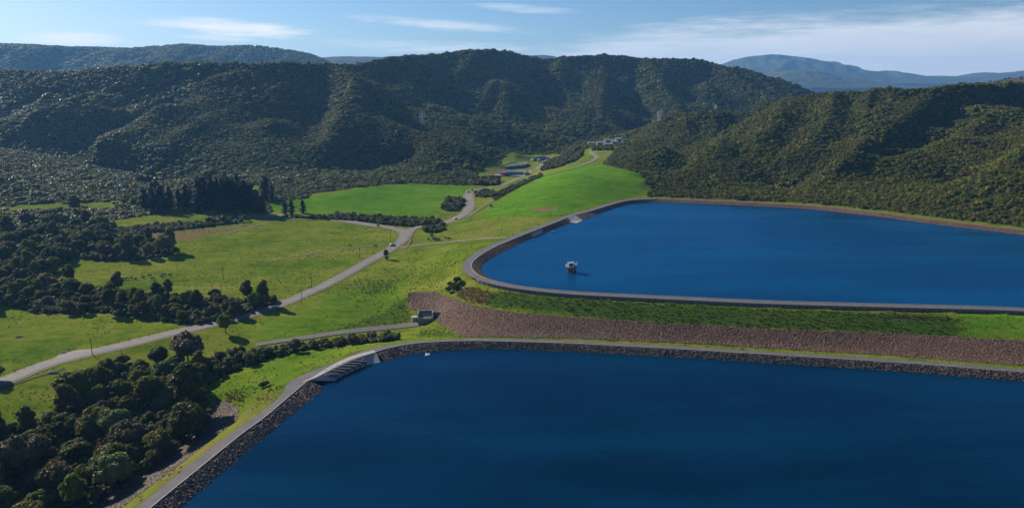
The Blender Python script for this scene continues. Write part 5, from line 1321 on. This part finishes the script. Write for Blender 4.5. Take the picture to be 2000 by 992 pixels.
# ------------------------------------------------------------------ cattle and sheep
def animal(name, col, sc):
    me = bpy.data.meshes.new(name)
    vs = [(0, 0, .98), (.35, 0, 1.02), (.75, 0, 1.02), (-.35, 0, .98), (-.72, 0, 1.0), (1.05, 0, 1.12), (1.3, 0, 1.05), (1.58, 0, .88),
          (.62, .22, .82), (.60, .24, .45), (.62, .24, .05), (.62, -.22, .82), (.60, -.24, .45), (.62, -.24, .05),
          (-.68, .22, .85), (-.76, .24, .46), (-.70, .24, .05), (-.68, -.22, .85), (-.76, -.24, .46), (-.70, -.24, .05), (-.98, 0, 1.0), (-1.02, 0, .5),
          (1.28, .2, 1.14), (1.28, -.2, 1.14)]
    es = [(0, 1), (1, 2), (0, 3), (3, 4), (2, 5), (5, 6), (6, 7), (2, 8), (8, 9), (9, 10), (2, 11), (11, 12), (12, 13), (4, 14), (14, 15), (15, 16), (4, 17), (17, 18), (18, 19), (4, 20), (20, 21), (6, 22), (6, 23)]
    rad = [.40, .39, .34, .40, .33, .22, .18, .10, .17, .09, .06, .17, .09, .06, .19, .10, .06, .19, .10, .06, .05, .03, .05, .05]
    me.from_pydata(vs, es, []); o = bpy.data.objects.new(name, me); COL.objects.link(o)
    sk = o.modifiers.new('skin', 'SKIN'); o.modifiers.new('sub', 'SUBSURF').levels = 1
    for v_, q in zip(me.skin_vertices[0].data, rad): v_.radius = (q, q)
    me.skin_vertices[0].data[0].use_root = True
    dg = bpy.context.evaluated_depsgraph_get(); m2 = bpy.data.meshes.new_from_object(o.evaluated_get(dg)); bpy.data.objects.remove(o)
    m2.materials.clear(); m2.materials.append(col); m2.name = name; return m2
cow_m = animal('cow', M_cow, 1); sheep_m = animal('sheep', paint('fleece', (.6, .57, .5), .95, .15, 3), .6)
def beast(kind, px, py, rz, label, group):
    p = PT(px, py); o = mobj(kind, cow_m if kind == 'cow' else sheep_m, None, (p[0], p[1], p[2])); o.rotation_euler = (0, 0, rz); s_ = 1.15 if kind == 'cow' else .62; o.scale = (s_, s_, s_); tag(o, label, kind, group)
G1 = 'black cattle grazing before the bush belt'
for k, (a, b_) in enumerate(((229, 545), (240, 546), (248, 546), (257, 545), (265, 546.5), (280, 543.6), (293, 540), (299, 546), (315.5, 541.6), (320, 538), (332, 539))):
    lab = ['black cow at the left end of the herd before the bush belt', 'black cow second from the left in the herd', 'black cow third from the left in the herd', 'black cow in the middle of the tight left row', 'black cow at the right of the tight left row', 'black cow alone in the middle of the herd', 'black cow highest in the middle of the herd', 'black cow nearest the bushes in the middle', 'black cow left of the pair at the right end', 'black cow upper of the pair at the right end', 'black cow at the far right end of the herd'][k]
    beast('cow', a, b_, rr.uniform(-.6, .6) + (math.pi if rr.random() < .5 else 0), lab, G1)
for k, (a, b_) in enumerate(((837, 469.5), (846, 468.8), (849.5, 470), (853, 469), (857, 470), (870, 466.5), (877, 467.8))):
    lab = ['leftmost dark cow of the group by the gravel track', 'second dark cow from the left by the gravel track', 'front dark cow in the tight knot by the gravel track', 'back dark cow in the tight knot by the gravel track', 'right dark cow in the tight knot by the gravel track', 'left of two dark cows apart on the slope by the gravel track', 'rightmost dark cow on the slope by the gravel track'][k]
    beast('cow', a, b_, rr.uniform(-.8, .8), lab, 'dark cattle by the gravel track')
beast('cow', 733, 482, .2, 'single dark cow on the worn stock track', None); beast('cow', 683, 482, .4, 'dark cow left on the worn stock track', None)
beast('sheep', 745.6, 470, .2, 'pale sheep in the pasture above the stock track', None); beast('sheep', 717.5, 482, 2.6, 'pale sheep on the stock track', None)

# ------------------------------------------------------------------ troughs and slabs
def trough(px, py, L, rz, label, name='trough'):
    p = PT(px, py); e = empty(name, (p[0], p[1], p[2]), rz); tag(e, label, name)
    b = MB(); b.box((0, 0, .25), (L, 1.1, .6)); b.box((0, .5, .58), (L, .12, .1)); b.box((0, -.5, .58), (L, .12, .1)); b.build('basin', M_line, e); MB().box((0, 0, .565), (L - .3, .82, .03)).build('water_surface', M_water_low, e)
trough(37, 658, 2.6, .15, 'pale concrete water trough in the lower left pasture'); trough(104, 728, 3.2, .25, 'pale concrete trough on the grass below the valley road'); trough(124, 689, 2.0, .1, 'small pale trough by the fence at the lay-by')
p = PT(699, 559); o = MB().bar((0, 0, -.3), (0, 0, .12), 1.6, 1.5, 12).build('bare_spot', M_gravel, None, (p[0], p[1], p[2])); tag(o, 'round pale bare spot in the grass below the valley road', 'bare spot')  # low gravel disc standing for a bare spot in the grass

# ------------------------------------------------------------------ fences
M_wire = paint('dull_wire', (.12, .11, .10), .9, .1, 1)
post_m = MB().bar((0, 0, -.3), (0, 0, 1.25), .09, .08, 6).mesh('fence_post', M_wood)
def fence(px, label, sp=4.0):
    P = resample(PTL(px), sp); n = min(len(P), 100); P = P[:n]; e = empty('fence', tuple(P[0])); tag(e, label, 'fence')
    o0 = Vector(P[0]); b = MB()
    for k in range(n):
        mobj('fence_post', post_m, e, Vector(P[k]) - o0)
        if k:
            for h in (.5, .8, 1.1): b.bar(Vector(P[k - 1]) - o0 + Vector((0, 0, h)), Vector(P[k]) - o0 + Vector((0, 0, h)), .007, .007, 3)
    b.build('wire', M_wire, e)
fence([(0, 703), (25, 706), (50, 711), (62, 714)], 'post and wire fence crossing the lower left pasture'); fence([(8, 735), (60, 713), (95, 695), (112, 688), (135, 684)], 'post and wire fence beside the lay-by')
fence([(190, 679), (260, 664), (330, 646), (385, 637)], 'post and wire fence on the far side of the valley road'); fence([(470, 628), (540, 609), (600, 583), (650, 560), (700, 531), (745, 510)], 'post and wire fence on the near side of the valley road')
fence([(545, 588), (600, 565), (650, 543), (700, 514), (740, 493), (768, 476), (778, 462), (770, 452), (735, 446), (690, 440)], 'post and wire fence curving round the middle pasture', 5)
fence([(917, 429), (932, 416), (950, 403), (970, 391), (990, 380), (1010, 370), (1040, 357)], 'post and wire fence along the earth track below the mound', 5); fence([(800, 470), (808, 463), (800, 453)], 'short fence round the corner of the road junction', 4)
fence([(920, 427), (980, 428), (1040, 426), (1100, 421)], 'fence line dividing the mound from the dry pasture', 5); fence([(700, 655), (600, 667), (520, 680)], 'fence between access track and gully', 4)

# ------------------------------------------------------------------ works buildings
def building(px, py, L, Wd, H, rz, wallm, roofm, label, name='shed', pitch=.9, nwin=3, cat='building', group=None, dz=0.0):
    p = PT(px, py); e = empty(name, (p[0], p[1], p[2] + dz), rz); tag(e, label, cat, group)
    MB().box((0, 0, H / 2 - .8), (L, Wd, H + 1.6)).build('wall', wallm, e)
    b = MB(); M_ = Matrix.Rotation(math.pi / 2, 4, 'Z'); b.prism([(-Wd / 2 - .4, H), (0, H + pitch), (Wd / 2 + .4, H), (Wd / 2 + .4, H + .18), (0, H + pitch + .2), (-Wd / 2 - .4, H + .18)], L + .8, M_); b.build('roof', roofm, e)
    for k in range(nwin):
        x = -L / 2 + L * (k + .5) / nwin; o = MB().box((x, -Wd / 2 - .03, H * .55), (L / nwin * .45, .08, H * .38)).build('window', M_glass, e); MB().box((x, -Wd / 2 - .06, H * .55 - H * .22), (L / nwin * .52, .14, .12)).build('sill', M_white, o)
    d = MB().box((L / 2 - 1.0, -Wd / 2 - .03, 1.05), (1.0, .09, 2.1)).build('door', M_dark, e)
M_roofw = paint('pale_roof_sheet', (.36, .37, .41), .45, .1, .3); M_roofg = paint('grey_roof_sheet', (.26, .28, .33), .5, .1, .3); M_wallc = paint('cream_wall', (.27, .26, .25), .7, .12, .4)
g = 'buildings of the small works in the valley'
building(999, 341, 16, 6, 3.2, 0, M_wallc, M_bluer, 'long low shed with a bright blue roof at the small works', group=g); building(1018, 340.5, 9, 6, 3.2, .05, M_wallc, M_roofw, 'white roofed shed right of the blue roofed one', nwin=2, group=g)
building(984, 342.5, 4.8, 4.5, 3.0, 0, M_red, M_red, 'small orange red hut at the left of the small works', nwin=1, group=g); building(978, 341, 4.0, 4, 2.8, 0, M_white, M_bluer, 'little white hut beside the orange red one', nwin=1, group=g)
def tank(px, py, r_, h, m1, label, name='tank', dome=.35):
    p = PT(px, py); e = empty(name, (p[0], p[1], p[2] - .5)); tag(e, label, 'tank')
    b = MB(); b.bar((0, 0, 0), (0, 0, h), r_, r_, 28); b.build('shell', m1, e, smooth=False); b = MB(); b.bar((0, 0, h), (0, 0, h + r_ * dome), r_ * 1.02, .2, 28); b.build('roof', m1, e)
    b = MB(); [b.bar((x, -r_ - .15, 0), (x, -r_ - .15, h), .04, .04, 4) for x in (-.25, .25)]; b.build('ladder', M_steel, e)
tank(1028.5, 342, 3.4, 3.6, M_greyb, 'blue grey domed tank at the right of the small works')
p = PT(973, 344.5); e = empty('flatbed_trailer', (p[0], p[1], p[2] + .3), .1); tag(e, 'white flatbed trailer at the left edge of the small works', 'trailer'); MB().box((0, 0, 1.2), (7.5, 2.5, .5)).build('deck', M_white, e)
for x in (-2.6, -1.6, 2.4):
    for y in (-1.0, 1.0): b = MB(); b.bar((x, y - .15, .5), (x, y + .15, .5), .5, .5, 12); b.build('wheel', M_rubber, e)
building(1052, 317.5, 3.2, 3, 4.2, 0, M_white, M_roofw, 'small white pump house by the valley road', 'pump_house', .5, 1)
g = 'buildings of the treatment works'
building(1174, 284.5, 13, 7, 3.2, .05, M_wallc, M_roofw, 'main white roofed treatment hall at the head of the valley', 'treatment_hall', 1.6, 6, group=g, dz=1); building(1190, 280.5, 15, 7, 3.0, .05, M_wallc, M_roofg, 'long grey roofed building behind the main hall', 'treatment_hall', 1.2, 7, group=g, dz=2)
building(1208, 280, 8, 8, 5.5, .0, M_roofg, M_roofg, 'tall grey block beside the teal tank', 'treatment_hall', 1.0, 3, group=g, dz=1); building(1155, 284, 10, 5, 2.8, .1, M_wallc, M_roofw, 'low pale shed at the left of the treatment works', group=g, nwin=3, dz=1)
building(1188, 287, 13, 5, 3.2, 0, M_wallc, M_roofw, 'low white shed in front of the grey roofed building', group=g, nwin=5, dz=.5); building(1200, 284, 9, 6, 4, 0, M_wallc, M_roofw, 'white annex in front of the tall grey block', group=g, nwin=3, dz=1)
tank(1219, 281, 3.4, 6.0, M_teal, 'teal green tank at the right of the treatment works', dome=.1)

# ------------------------------------------------------------------ floats
p = PZ(835, 693, 0.0); e = empty('buoy', tuple(p)); tag(e, 'small pale buoy floating near the rock bank of the lower reservoir', 'buoy')
b = MB(); b.bar((0, 0, -.2), (0, 0, .45), 1.0, .9, 14); b.build('float', M_white, e); b = MB(); b.bar((0, 0, .4), (0, 0, 1.3), .35, .1, 8); b.build('marker', M_red, e)
p = PZ(1082, 452.5, 10.0); e = empty('raft', tuple(p), .3); tag(e, 'small dark raft floating near the slipways of the upper reservoir', 'raft')
MB().box((0, 0, .25), (3.2, 1.8, .3)).build('deck', M_wood, e)
for y in (-.7, .7): b = MB(); b.bar((-1.6, y, 0), (1.6, y, 0), .3, .3, 8); b.build('pontoon', M_dark, e)
